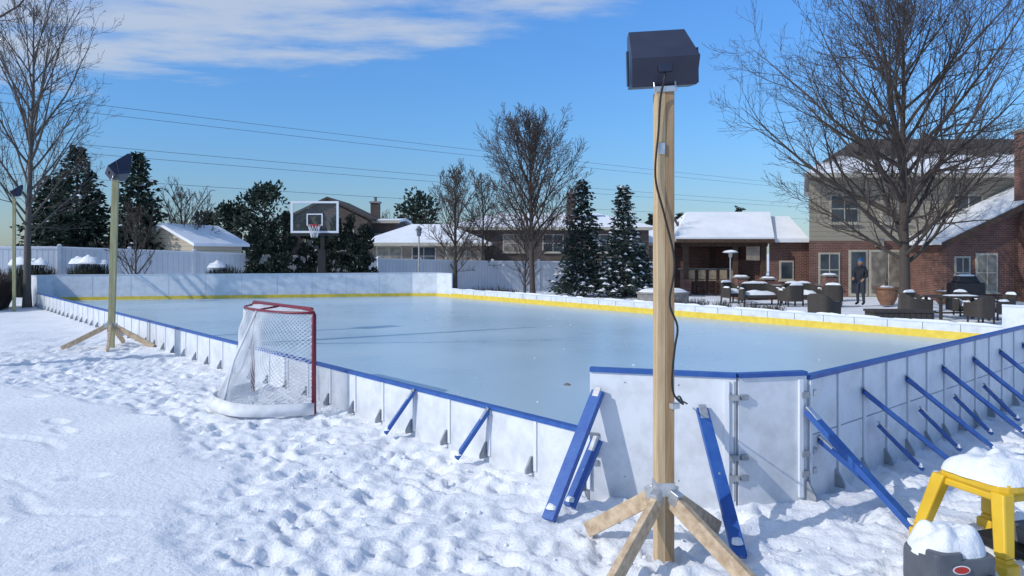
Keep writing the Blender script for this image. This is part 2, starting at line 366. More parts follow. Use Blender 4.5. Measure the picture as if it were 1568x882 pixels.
for z in (.68,.30,.17):
    plate(N1,N2,.985,z,.06,d=.03); plate(N2,N3,.07,z,.05,m=GREY,d=.022); plate(N2,N3,.95,z,.05,d=.03); plate(N3,R1,.008,z,.05,m=METAL)
for z in (.38,.26,.20): plate(N1,N2,.03,z,.06)
plate(N1,N2,.99,.40,.010,.76,m=BSEAM,d=.004)
plate(N1,N2,.94,.40,.03,.76,m=WHITE,d=.02); plate(N2,N3,.90,.40,.03,.76,m=WHITE,d=.02)
for t in (.25,.5,.62): plate(N1,N2,t,.74,.008,.008,m=SEAM,d=.003); plate(N1,N2,t,.12,.008,.008,m=SEAM,d=.003)
mb.obj('corner_hardware',boards,bevel=.003)
def brace(p0,p1,w=.075,t=.03):
    mb=MB(); p0=Vector(p0);p1=Vector(p1); d=(p1-p0).normalized()
    mb.beam(p0,p1,w,t,BLUE); 
    mb.beam(p0+Vector((0,0,.028)),p0+d*.10+Vector((0,0,.02)),.05,.012,METAL)
    for k in(0.06,.5,.93):
        c=p0.lerp(p1,k); mb.box((c.x,c.y-.003,c.z+.018),(.012,.012,.012),METAL)
    c=p0.lerp(p1,.92); mb.snowcap((c.x,c.y,c.z+t*.4),w*.5,.04,.016,0,e=2,n=12,k=3,seed=c.x)
    mb.obj('support_brace',boards,bevel=.003)
brace((.57,4.83,.68),(.22,4.42,-.02),.085,.04); brace((.56,4.82,.36),(.36,4.60,.0),.08,.035)
brace((1.21,4.66,.60),(1.21,3.88,-.02),.075,.035)
brace((1.90,4.70,.58),(2.34,4.20,-.02),.075,.035)
for k in range(1,9):
    t=.79*k; x=1.9+.751*t+.03; y=4.77+.66*t-.035
    brace((x,y,.60),(x+.72,y-.02,.02),.06,.03)
    if k<5: brace((x+.16,y+.09,.33),(x+.46,y+.06,.02),.05,.025)
brace((2.03,4.83,.36),(2.42,4.62,.0),.05,.03)
for t in(1.03,2.06): 
    x=.53-.657*t-.04;y=4.92+.754*t-.04; brace((x,y,.37),(x-.24,y-.06,.02),.06,.03)
# ------------------------------------------------------------ flood light posts
def flood_head(mb,c,s=1.0,rot=0,roll=0):
    sec=[(.15,.345,.152),(-.12,.13,.174),(-.03,.0,.168),(.16,.03,.168),(.21,.33,.155)]
    M=Matrix.Rotation(rot,3,'Z')@Matrix.Rotation(roll,3,'Y')
    P=[]
    for sg in(-1,1):
        for y,z,w in sec: P.append(Vector(c)+M@Vector((sg*w*s,y*s,z*s)))
    n=len(sec); mb.add(P,[tuple(range(n))[::-1],tuple(range(n,2*n))]+[(i,(i+1)%n,(i+1)%n+n,i+n) for i in range(n)],NAVY)
    L1=[(.166,.055,.14),(.205,.30,.12)]; Q=[]
    for y,z,w in L1:
        for sg in(-1,1): Q.append(Vector(c)+M@Vector((sg*w*s,(y+.012)*s,z*s)))
    mb.add(Q,[(0,1,3,2)],GLASS)
    for sg in(-1,1):
        a=Vector(c)+M@Vector((sg*.182*s,.0,.20*s)); b_=Vector(c)+M@Vector((sg*.182*s,.03*s,.02*s)); 
        mb.beam(a,b_,.010*s,.035*s,NAVY,up=(0,1,0))
    for sg in(-1,1):
        mb.tube([Vector(c)+M@Vector((sg*.055*s,-.04*s,.02*s)),Vector(c)+M@Vector((sg*.055*s,-.05*s,-.03*s))],.005*s,METAL,8)
    mb.beam(Vector(c)+M@Vector((-.06*s,-.05*s,-.02*s)),Vector(c)+M@Vector((.06*s,-.05*s,-.02*s)),.01,.03*s,METAL)
    # small junction box under the back panel
    mb.beam(Vector(c)+M@Vector((-.035*s,-.085*s,.085*s)),Vector(c)+M@Vector((.035*s,-.085*s,.085*s)),.03*s,.05*s,NAVY)
def flood_post(x,y,z0,H,w,legs,m1,m2,rot,hs=1.0,hrot=0,roll=0,lean=(0,0),cable=None,hj=.31):
    e=empty('floodlight_post')
    mb=MB(); co,si=math.cos(rot),math.sin(rot)
    def plank(o,mm):
        P=[]
        for z,lx,ly in((z0-.03,0,0),(z0+H,lean[0],lean[1])):
            for a,b in((-w/4+.0006,-w/2),(w/4-.0006,-w/2),(w/4-.0006,w/2),(-w/4+.0006,w/2)):
                a2=a+o; P.append((x+lx+a2*co-b*si,y+ly+a2*si+b*co,z))
        mb.hexa(P,mm)
    plank(-w/4,m1); plank(w/4,m2); mb.obj('post',e,bevel=.003)
    if legs:
        mb=MB()
        for i,(lx,ly) in enumerate(legs):
            d=Vector((lx-x,ly-y,0)).normalized()
            mb.beam((x+d.x*w*.5,y+d.y*w*.5,z0+hj),(lx,ly,z0+.0),.04,.085,WOOD3)
            mb.beam((x+d.x*w*.52,y+d.y*w*.52,z0+hj+.02),(x+d.x*w*.52+d.x*.05,y+d.y*w*.52+d.y*.05,z0+hj),.05,.07,METAL)
        mb.obj('legs',e,bevel=.004)
        mb=MB(); mb.box((x,y,z0+hj+.05),(w+.006,w+.006,.07),METAL,rot); mb.obj('metal_strap',e)
    mb=MB(); flood_head(mb,(x+lean[0],y+lean[1],z0+H+.03),hs,hrot,roll); mb.obj('lamp_head',e,bevel=.008*hs)
    if cable:
        mb=MB(); P=[Vector(p) for p in cable]; out=[]
        for i in range(len(P)-1):
            p0=P[max(i-1,0)];p1=P[i];p2=P[i+1];p3=P[min(i+2,len(P)-1)]
            for k in range(6):
                t=k/6; out.append(.5*((2*p1)+(-p0+p2)*t+(2*p0-5*p1+4*p2-p3)*t*t+(-p0+3*p1-3*p2+p3)*t**3))
        out.append(P[-1]); mb.tube(out,.0058,BLACK,6); mb.obj('power_cable',e,smooth=True)
        mb=MB(); mb.box((x-.02,y-.052,2.14),(.035,.012,.06),METAL); mb.box((.845,y-.055,.80),(.05,.03,.03),METAL,.5); mb.obj('cable_clamp',e,bevel=.003)
flood_post(.80,3.86,0,2.44,.092,[(.44,4.22),(.47,3.50),(1.16,3.46),(1.19,4.24)],WOOD1,WOOD2,.06,1.0,-.05,-.045,
  cable=[(.80,3.84,2.60),(.785,3.76,2.50),(.77,3.79,2.40),(.76,3.795,2.23),(.743,3.79,1.99),(.79,3.79,1.79),(.842,3.79,1.55),(.817,3.79,1.34),(.856,3.785,1.215),(.842,3.785,1.1),(.83,3.79,.95),(.842,3.80,.86),(.90,3.85,.80),(.94,4.1,.79),(1.02,4.5,.70),(1.12,4.68,.63)])
flood_post(-6.8,12.4,0,2.82,.10,[(-7.45,12.1),(-6.5,11.75),(-6.05,12.35),(-6.9,13.0)],WOOD4,WOOD4,.3,1.15,-.95,-.25,lean=(.08,0),hj=.35)
flood_post(-13.75,20.2,0,3.1,.075,[],WOOD4,WOOD4,.3,.95,-.9,0)
# ------------------------------------------------------------ hockey goal
goal=empty('hockey_goal')
A=Vector((-1.95,7.2,0)); B=Vector((-2.95,8.32,0)); mdir=(B-A).normalized(); bk=Vector((-mdir.y,mdir.x,0)); 
if bk.y>0: bk=-bk
HG=1.03
mb=MB()
def arc(z,dep,ins,n=10):
    W=(B-A).length; P=[]
    for i in range(n+1):
        t=i/n; u=W*t; 
        s=1-abs(2*t-1)**3.2; P.append(A+mdir*(u)+bk*(dep*s)+Vector((0,0,z)))
    return P
mb.tube([A+Vector((0,0,.0)),A+Vector((0,0,HG-.05)),A+mdir*.05+Vector((0,0,HG)),B-mdir*.05+Vector((0,0,HG)),B+Vector((0,0,HG-.05)),B],.024,RED,12)
base=arc(.03,.62,0,24); top=arc(HG-.03,.26,0,24)
mb.tube(base,.022,NET,8)
mb.tube(top,.014,RED,8)
mid=(A+B)/2
mb.tube([mid+bk*.62+Vector((0,0,.03)),mid+bk*.50+Vector((0,0,.5)),mid+bk*.26+Vector((0,0,HG-.03))],.012,NET,8)
mb.tube([mid+Vector((0,0,HG)),mid+bk*.26+Vector((0,0,HG-.03))],.010,RED,8)
mb.obj('frame',goal,smooth=True)
mb=MB()
o1=arc(.005,.68,0,32);o2=arc(.12,.62,0,32)
vs=o1+o2; mb.add(vs,[(i,i+1,i+34,i+33) for i in range(32)],NET); ob=mb.obj('base_pad',goal,smooth=True)
sm=ob.modifiers.new('t','SOLIDIFY'); sm.thickness=.03
def netgrid(rowsf,nu,nv):
    vs=[];fs=[]
    P=[[rowsf(i/nu,j/nv) for i in range(nu+1)] for j in range(nv+1)]
    idx={}
    def vid(i,j):
        if (i,j) not in idx: idx[(i,j)]=len(vs); vs.append(P[j][i])
        return idx[(i,j)]
    for j in range(1,nv):
        for i in range(1,nu):
            if (i+j)%2==0: fs.append((vid(i,j-1),vid(i+1,j),vid(i,j+1),vid(i-1,j)))
    return vs,fs
def back(u,v):
    z=.03+(HG-.06)*v; dep=.62*(1-v)+.26*v-.05*math.sin(v*math.pi)
    s=1-abs(2*u-1)**3.2; W=(B-A).length
    p=A+mdir*(W*u)+bk*(dep*s)+Vector((0,0,z)); 
    p+=bk*.04*mnoise.noise(p*4)+Vector((0,0,.02*mnoise.noise(p*5+Vector((9,0,0))))); return p
def topn(u,v):
    W=(B-A).length; s=1-abs(2*u-1)**3.2; return A+mdir*(W*u)+bk*(.26*s*v)+Vector((0,0,HG-.03*v-.02*math.sin(v*3.14)))
mb=MB(); vs,fs=netgrid(back,84,50); mb.add(vs,fs,NET); vs,fs=netgrid(topn,64,12); mb.add(vs,fs,NET)
o=mb.obj('netting',goal); w=o.modifiers.new('w','WIREFRAME'); w.thickness=.0085; w.use_even_offset=False
mb=MB()
for k in range(14):
    z=.06+k*.068
    for q in(A,B): mb.tube([q+Vector((0,0,z)),q+bk*.035+Vector((0,0,z+.02)),q+Vector((0,0,z+.045))],.006,NET,5)
mb.obj('lacing',goal)
# ------------------------------------------------------------ toy table (children)
tt=empty('toy_picnic_table'); mb=MB()
c4=[(2.36,4.13),(2.50,3.72),(2.95,3.86),(2.80,4.28)]
cx=sum(p[0] for p in c4)/4; cy=sum(p[1] for p in c4)/4
rt=math.atan2(c4[2][1]-c4[1][1],c4[2][0]-c4[1][0])
def slab(mb,c,a,b,z0,z1,rot,m,e=6,n=36,lip=.015):
    prof=[(.96,z0),(1.0,z0+lip),(1.0,z1-lip),(.97,z1)]; vs=[];co,si=math.cos(rot),math.sin(rot)
    for r,z in prof:
        for j in range(n):
            th=2*math.pi*j/n; x=math.cos(th);y=math.sin(th); k=(abs(x)**e+abs(y)**e)**(-1/e)*r
            vs.append((c[0]+x*k*a*co-y*k*b*si,c[1]+x*k*a*si+y*k*b*co,z))
    fs=[(i*n+j,i*n+(j+1)%n,(i+1)*n+(j+1)%n,(i+1)*n+j) for i in range(3) for j in range(n)]+[tuple(range(n))[::-1],tuple(3*n+j for j in range(n))]
    mb.add(vs,fs,m)
slab(mb,(cx,cy),.215,.215,.345,.40,rt,YPL)
mb.obj('table_top',tt,smooth=False,bevel=.004)
mb=MB()
for p in c4:
    q=(cx+(p[0]-cx)*.80,cy+(p[1]-cy)*.80)
    f=(cx+(p[0]-cx)*1.12,cy+(p[1]-cy)*1.12)
    P=[]
    for (x,y,z,w) in((f[0],f[1],-.03,.036),(f[0],f[1],.06,.034),(q[0],q[1],.36,.040)):
        P.append([(x+a*w*math.cos(rt)-b*w*math.sin(rt),y+a*w*math.sin(rt)+b*w*math.cos(rt),z) for a,b in((-1,-1),(1,-1),(1,1),(-1,1))])
    mb.hexa(P[0]+P[1],YPL); mb.hexa(P[1]+P[2],YPL)
    mb.box((f[0],f[1],.0),(.10,.10,.07),YPL,rt)
for i in range(4):
    a,b_=c4[i],c4[(i+1)%4]; a=(cx+(a[0]-cx)*.85,cy+(a[1]-cy)*.85); b_=(cx+(b_[0]-cx)*.85,cy+(b_[1]-cy)*.85)
    mb.beam((a[0],a[1],.325),(b_[0],b_[1],.325),.02,.04,YPL)
mb.obj('table_legs',tt,bevel=.012)
mb=MB(); mb.snowcap((cx,cy,.40),.228,.222,.095,rt,e=4,n=64,k=18,rough=.3,seed=3,fq=3); mb.obj('snow_cover',tt,smooth=True)
tg=empty('toy_ride_on_wagon'); mb=MB()
slab(mb,(2.10,3.52),.17,.14,-.02,.17,.15,GPL,e=5,lip=.03); slab(mb,(2.02,3.42),.075,.05,.03,.20,.15,GPL,e=4,lip=.02)
for dx in(-.12,.12): mb.tube([(2.10+dx,3.36,.05),(2.10+dx,3.40,.05)],.05,BLACK,16)
mb.obj('body',tg,bevel=.006)
mb=MB(); vs=[(2.07+.035*math.cos(a*math.pi/12),3.365,.135+.016*math.sin(a*math.pi/12)) for a in range(24)]; mb.add(vs,[tuple(range(24))],REDP)
vs=[(2.07+.041*math.cos(a*math.pi/12),3.3672,.135+.021*math.sin(a*math.pi/12)) for a in range(24)]; mb.add(vs,[tuple(range(24))],WHITE)
mb.obj('badge',tg)
mb=MB(); mb.snowcap((2.10,3.54,.165),.17,.135,.11,.15,e=3,n=48,k=14,rough=.35,seed=9,fq=2.5); mb.obj('snow_cover',tg,smooth=True)
mb=MB(); mb.box((2.78,3.86,.035),(.36,.5,.05),BLACK,rt); mb.box((2.80,3.9,.10),(.25,.2,.08),GPL,rt); mb.obj('boot_tray',bevel=.01)
# ------------------------------------------------------------ trees
def bare_tree(name,x,y,h,tr,cr,seed,fork=.22,n1=22,n2=9,n3=6,n4=3,ang=.85,bark=BARK,z0=None,tw=.006,wg=.025,th=1.0):
    R=random.Random(seed); mb=MB(); z0=gz(x,y) if z0 is None else z0
    def path(p,d,Ln,r0,r1,ns,up,wig):
        pts=[p.copy()];rad=[r0];d=d.normalized()
        for i in range(ns):
            d=(d+Vector((R.gauss(0,wig),R.gauss(0,wig),R.gauss(0,wig)+up))).normalized()
            pts.append(pts[-1]+d*(Ln/ns)); rad.append(r0+(r1-r0)*(i+1)/ns)
        return pts,rad
    def at(pts,rad,t):
        k=t*(len(pts)-1); i=min(int(k),len(pts)-2); f=k-i
        return pts[i].lerp(pts[i+1],f),rad[i]*(1-f)+rad[i+1]*f,(pts[i+1]-pts[i]).normalized()
    def side(d,a):
        u=d.orthogonal().normalized(); u.rotate(Matrix.Rotation(R.uniform(0,6.283),3,d)); return (d*math.cos(a)+u*math.sin(a))
    def sub(pts,rad,Ln,lev,cnt):
        for i in range(cnt):
            t=.12+.88*(i+R.random())/cnt; t=min(t,.99)
            p,r,d=at(pts,rad,t)
            L2=Ln*R.uniform(.32,.60)*(1.15-.6*t); rr=max(tw,min(r*.6,(.014*L2+tw)))
            dd=side(d,R.uniform(.4,.9))
            P,RR=path(p,dd,L2,rr,tw*.7,3 if lev>2 else 4,.10,.11)
            mb.tube(P,RR,TWIG if lev>=3 else bark,3 if lev>2 else 4,cap=False)
            if lev==2: sub(P,RR,L2,3,n3)
            elif lev==3 and n4: sub(P,RR,L2,4,n4)
    T,TR=path(Vector((x,y,z0-.05)),Vector((R.gauss(0,.02),R.gauss(0,.02),1)),h*.97,tr,tr*.08,14,.12,wg)
    TR[0]*=1.25
    mb.tube(T,TR,bark,9,cap=False)
    for i in range(n1):
        t=fork+(1-fork)*((i+R.random()*.8)/n1)**1.15*.97
        p,r,d=at(T,TR,t); az=i*2.4+R.uniform(-.4,.4)
        s=(t-fork)/(1-fork)
        Lb=cr*1.25*(math.sin(math.pi*min(1,(s*.82+.22)))**.8)+.25; Lb*=R.uniform(.85,1.15)
        a=ang*(1-.45*s)
        dd=Vector((math.sin(a)*math.cos(az),math.sin(a)*math.sin(az),math.cos(a)))
        rr=min(r*.68,(.012*Lb+.010)*th)
        P,RR=path(p,dd,Lb,rr,tw,7,.055,.06)
        mb.tube(P,RR,bark,6,cap=False)
        sub(P,RR,Lb,2,n2)
    return mb.obj(name,smooth=True)
bare_tree('bare_maple_tree',13.15,24.5,10.6,.19,4.9,11,fork=.15,n1=40,n2=12,n3=8,n4=3,ang=1.0,tw=.006,th=1.0)
bare_tree('bare_linden_tree',.9,31.6,7.9,.13,2.45,12,fork=.2,n1=36,n2=10,n3=8,n4=3,ang=.75,tw=.0075)
bare_tree('bare_linden_tree',-2.75,35.5,6.0,.12,1.75,13,fork=.16,n1=22,n2=9,n3=7,n4=3,ang=.8,tw=.008)
bare_tree('bare_linden_tree',-1.6,37.5,5.8,.10,1.6,23,fork=.2,n1=18,n2=8,n3=6,n4=2,ang=.8,tw=.008)
bare_tree('bare_ash_tree',-14.05,21.2,9.0,.11,2.6,14,fork=.24,n1=34,n2=8,n3=5,n4=2,ang=.75,bark=BARKL,tw=.005,wg=.015,th=.7)
bare_tree('bare_shrub_tree',-13.4,26,3.1,.05,1.1,15,fork=.1,n1=14,n2=7,n3=5,n4=0,ang=.8)
bare_tree('bare_shrub_tree',.6,34,3.0,.07,1.0,16,fork=.1,n1=16,n2=7,n3=5,n4=0,ang=.7)
bare_tree('bare_crabapple_tree',-18,40,4.9,.1,1.9,17,fork=.1,n1=20,n2=8,n3=6,n4=0,ang=.9,z0=0,tw=.012)
for i,(px,Yd,hh,cc) in enumerate([(580,80,5.2,2.2),(556,85,4.6,2.2),(285,70,4.3,2.0),(705,85,5.2,2.2),(1020,80,4.0,1.8)]):
    bare_tree('distant_bare_tree',(px-784)/1120*Yd,Yd,hh,.1,cc,100+i,fork=.1,n1=14,n2=7,n3=4,n4=0,z0=0,tw=.018)
R=random.Random(5); mb=MB()
tx,ty=-9.6,9.2
mb.tube([(tx,ty,-.1),(tx+.1,ty,2),(tx+.1,ty,4.5),(tx,ty,7.5)],[.2,.16,.12,.04],BARK,10)
P=[Vector(p) for p in((tx+.1,ty,3.4),(-8.6,9.2,3.9),(-7.2,9.1,4.25),(-6.5,9.1,4.45),(-6.1,9.05,4.65),(-5.85,9,4.9))]
mb.tube(P,[.09,.05,.025,.016,.011,.006],BARK,7)
for i in range(12):
    t=R.uniform(.4,1); k=t*5; j=min(int(k),4); p=P[j].lerp(P[j+1],k-j); d=Vector((R.uniform(.1,1),R.uniform(-.4,.4),R.uniform(-.3,.9))).normalized(); Ln=R.uniform(.25,.6)
    q=[p,p+d*Ln*.5+Vector((0,0,.02)),p+d*Ln+Vector((0,0,-.03))]; mb.tube(q,[.006,.005,.003],TWIG,4)
    p2=q[1].lerp(q[2],R.random()); d2=(d+Vector((R.gauss(0,.6),0,R.gauss(0,.6)))).normalized(); mb.tube([p2,p2+d2*.22],[.004,.003],TWIG,4)
mb.obj('bare_walnut_tree',smooth=True)
# conifers
def leafq(mb,p,d,ln,w,m):
    d=d.normalized(); s=d.orthogonal(); s.rotate(Matrix.Rotation(random.uniform(0,6.28),3,d)); s=s.normalized()*w
    mb.add([p-s,p+d*ln*.5+s*.2-s*1.2,p+d*ln,p+d*ln*.5+s*1.1],[(0,1,2,3)],m)
def spruce(name,x,y,h,r,seed,m=SPR,z0=None,snow=.12,dens=1.0,q=.17,nq=5):
    random.seed(seed); mb=MB(); z0=gz(x,y) if z0 is None else z0
    mb.tube([(x,y,z0-.1),(x,y,z0+h*.95)],[r*.07,.015],BARK,6)
    lv=int(h/.17*dens)
    for i in range(lv):
        t=i/lv; zz=z0+.06*h*(1-t)+(h*.97)*t
        rr=r*(1-t)**.8*random.uniform(.70,1.22)+.06
        nb=int(6+10*(1-t))
        a0=random.random()*6
        for k in range(nb):
            a=a0+6.283*k/nb+random.gauss(0,.2); L=rr*random.uniform(.6,1.2)
            dx,dy=math.cos(a),math.sin(a)
            n=max(2,int(L/.2))
            for s in range(n):
                u=(s+.6)/n
                if u<.3 and L>.5: continue
                p=Vector((x+dx*L*u,y+dy*L*u,zz-.28*L*u+.22*L*u*u+random.gauss(0,.05)))
                for c in range(nq):
                    d=Vector((dx+random.gauss(0,.8),dy+random.gauss(0,.8),random.uniform(-.6,.45)))
                    leafq(mb,p+Vector((random.gauss(0,.07),random.gauss(0,.07),random.gauss(0,.06))),d,q*random.uniform(.8,1.6),q*.30,m)
                if random.random()<snow*(1.6 if u>.6 else .5):
                    w=q*random.uniform(.45,.9); p=p+Vector((dx*.05,dy*.05,0)); mb.add([p+Vector((-w,-w*.6,.04)),p+Vector((w,-w*.7,.03)),p+Vector((w*.8,w*.6,.05)),p+Vector((-w*.7,w*.8,.04)),p+Vector((0,0,.12))],[(0,1,4),(1,2,4),(2,3,4),(3,0,4)],SNOW)
    return mb.obj(name)
spruce('spruce_tree',-22.6,38,7.5,2.3,31,z0=-.1,snow=.005,q=.24,dens=.8)
spruce('spruce_tree',-24.6,39,6.0,2.2,36,z0=-.1,snow=.005,q=.24,dens=.7)
spruce('spruce_tree',-19.7,38.5,7.2,1.9,32,z0=-.1,snow=.005,q=.24,dens=.8)
spruce('spruce_tree',3.2,33.5,5.5,1.35,33,m=SPR2,snow=.07)
spruce('spruce_tree',4.95,32.5,5.1,1.2,34,m=SPR2,snow=.20)
spruce('spruce_tree',5.9,33.8,2.6,.8,38,m=SPR2,snow=.22)
for i,(px,Yd,hh,rr) in enumerate([(1043,70,5.6,1.2),(1133,72,6.3,1.3),(1068,75,5.0,1.4),(1080,78,5.2,1.4),(1000,60,5.0,1.2)]):
    spruce('distant_spruce_tree',(px-784)/1120*Yd,Yd,hh,rr,50+i,z0=0,snow=0,dens=.5,q=.35,nq=4)
def cedar(name,x,y,h,r,seed,m=SPR,z0=0,q=.26,clumps=46,per=55,base=.2,col=False,sn=0):
    random.seed(seed); mb=MB(); mb.tube([(x,y,z0-.1),(x,y,z0+h*.8)],[r*.09,.03],BARK,7)
    for i in range(clumps):
        t=random.random(); zc=base*h+t*h*(1-base)
        prof=(math.sin(math.pi*min(1,.18+.78*t))**.6) if not col else (1-t**3.5)*.9+.1
        a=random.random()*6.283; rad=r*prof*math.sqrt(random.random())*.85
        c=Vector((x+rad*math.cos(a),y+rad*math.sin(a),z0+zc)); cr=r*random.uniform(.22,.38)*(1 if not col else .9)
        if not col and i%2==0: mb.tube([(x,y,z0+zc*.8),c],[.05,.015],BARK,4,cap=False)
        for k in range(per):
            v=Vector((random.gauss(0,1),random.gauss(0,1),random.gauss(0,.7 if not col else 1.3))).normalized()*cr*random.uniform(.5,1.05)
            d=v.normalized()+Vector((0,0,.4 if not col else 1.2)); leafq(mb,c+v,d,q*random.uniform(.7,1.3),q*.3,m)
            if sn and random.random()<sn: mb.add([c+v+Vector((-.08,-.05,.05)),c+v+Vector((.08,-.05,.05)),c+v+Vector((0,.08,.08))],[(0,1,2)],SNOW)
    return mb.obj(name)
cedar('austrian_pine_tree',-15.2,45,5.5,1.8,61,base=.25,clumps=60)
cedar('austrian_pine_tree',-17.6,46,4.4,1.7,62,base=.2,clumps=44)
cedar('austrian_pine_tree',-19.6,47,3.9,1.3,66,base=.2,clumps=36)
cedar('austrian_pine_tree',-8.1,61,6.2,2.3,63,base=.2,q=.33,clumps=50)
for i,(X0,Y0,hh) in enumerate([(-10.6,30.2,2.5),(-9.95,30.3,2.8),(-9.3,30.2,3.2),(-7.35,30.5,3.0),(-6.75,30.6,3.1),(-6.15,30.6,2.8),(-8.6,30.6,3.0),(-8.0,30.6,3.1)]):
    cedar('arborvitae_tree',X0,Y0,hh,.46,70+i,m=ARB,z0=-.1,q=.16,clumps=44,per=46,base=.04,col=True,sn=.010)
def shrub(name,x,y,w,d,h,seed,snow=True,m=TWIG,z0=None,cnt=500):
    random.seed(seed); z0=gz(x,y) if z0 is None else z0; mb=MB()
    for i in range(cnt):
        a=random.random()*6.28; r=math.sqrt(random.random()); px=x+w/2*r*math.cos(a)*.8; py=y+d/2*r*math.sin(a)*.8
        hh=h*random.uniform(.6,1)*(1-.25*r*r)
        tip=Vector((x+(px-x)*1.35+random.gauss(0,.05),y+(py-y)*1.35+random.gauss(0,.05),z0+hh))
        mb.tube([(px,py,z0),((px+tip.x)/2+random.gauss(0,.03),(py+tip.y)/2,z0+hh*.55),tip],[.009,.007,.004],m,3,cap=False)
    if snow:
        for k in range(5):
            a=random.random()*6.28; mb.snowcap((x+w*.22*math.cos(a),y+d*.2*math.sin(a),z0+h*.86+random.uniform(-.05,.05)),w*.27,d*.25,h*.12,0,e=2.2,n=16,k=4,rough=.6,seed=seed+k)
    return mb.obj(name,smooth=True)
shrub('snowy_shrub',-17.2,26.2,1.6,1.1,1.36,81,m=ARB,cnt=1200,z0=0)
shrub('snowy_shrub',-15.1,26.2,1.5,1.1,1.40,82,m=ARB,cnt=1200,z0=0)
shrub('snowy_shrub',-10.6,27.0,1.3,1.0,1.2,83,m=ARB,cnt=900,z0=0)
shrub('hedge',-14.9,20.4,1.4,2.4,1.25,84,snow=False,cnt=2600,z0=0); shrub('hedge',-15.6,19.3,1.6,2.4,1.2,85,snow=False,cnt=2600,z0=0)
for i,(X0,Y0,w,h) in enumerate([(-1.3,31,1.1,.6),(-.6,31.3,1.0,.65),(.0,31,.8,.5),(6.6,26,.8,.4),(7.2,25,.7,.4),(7.9,24.2,.9,.42),(8.6,24,.8,.35),(5.9,27,.8,.35)]):
    shrub('dried_shrub',X0,Y0,w,.6,h,90+i,snow=False,cnt=110)
# ------------------------------------------------------------ white vinyl fence
def fence(pts):
    mb=MB()
    for (a,b_) in zip(pts[:-1],pts[1:]):
        Ln=math.hypot(b_[0]-a[0],b_[1]-a[1]); k=max(1,round(Ln/2.4))
        for i in range(k):
            p=[a[j]+(b_[j]-a[j])*i/k for j in range(4)]; q=[a[j]+(b_[j]-a[j])*(i+1)/k for j in range(4)]
            d=Vector((q[0]-p[0],q[1]-p[1])).normalized(); n=Vector((d.y,-d.x))
            def sg(o0,o1,zb,zt,mm):
                Q=[(p[0]+n.x*o1,p[1]+n.y*o1,p[zb[0]]+zb[1]),(q[0]+n.x*o1,q[1]+n.y*o1,q[zb[0]]+zb[1]),(q[0]+n.x*o0,q[1]+n.y*o0,q[zb[0]]+zb[1]),(p[0]+n.x*o0,p[1]+n.y*o0,p[zb[0]]+zb[1])]
                W=[(x,y,(p if ii in(0,3) else q)[zt[0]]+zt[1]) for ii,(x,y,_) in enumerate(Q)]
                mb.hexa(Q+W,mm)
            sg(-.02,.02,(2,-.2),(3,-.06),FENCE); sg(-.04,.04,(3,-.06),(3,0),FENCE); sg(-.035,.035,(3,0),(3,.035),SNOW)
            mb.box((p[0],p[1],(p[2]+p[3])/2+.0),(.13,.13,p[3]-p[2]+.14),FENCE,math.atan2(d.y,d.x))
            mb.lathe((p[0],p[1],p[3]+.07),[(.09,0),(.09,.02),(.02,.06)],FENCE,n=4)
            for s in range(1,12):
                c=(p[0]+(q[0]-p[0])*s/12,p[1]+(q[1]-p[1])*s/12); zt=p[3]+(q[3]-p[3])*s/12
                mb.box((c[0]+n.x*.021,c[1]+n.y*.021,(p[2]+zt)/2-.05),(.010,.004,zt-p[2]-.1),FSEAM,math.atan2(d.y,d.x))
    return mb.obj('white_vinyl_fence')
fence([(-30,24,0,1.85),(-17.2,27.8,0,1.78),(-10.9,31,-.1,1.5),(-6.0,32.8,-.25,1.28),(-1,37.6,-.4,1.12),(8.5,39.2,-.4,1.05),(12.5,39.5,-.4,1.05)])
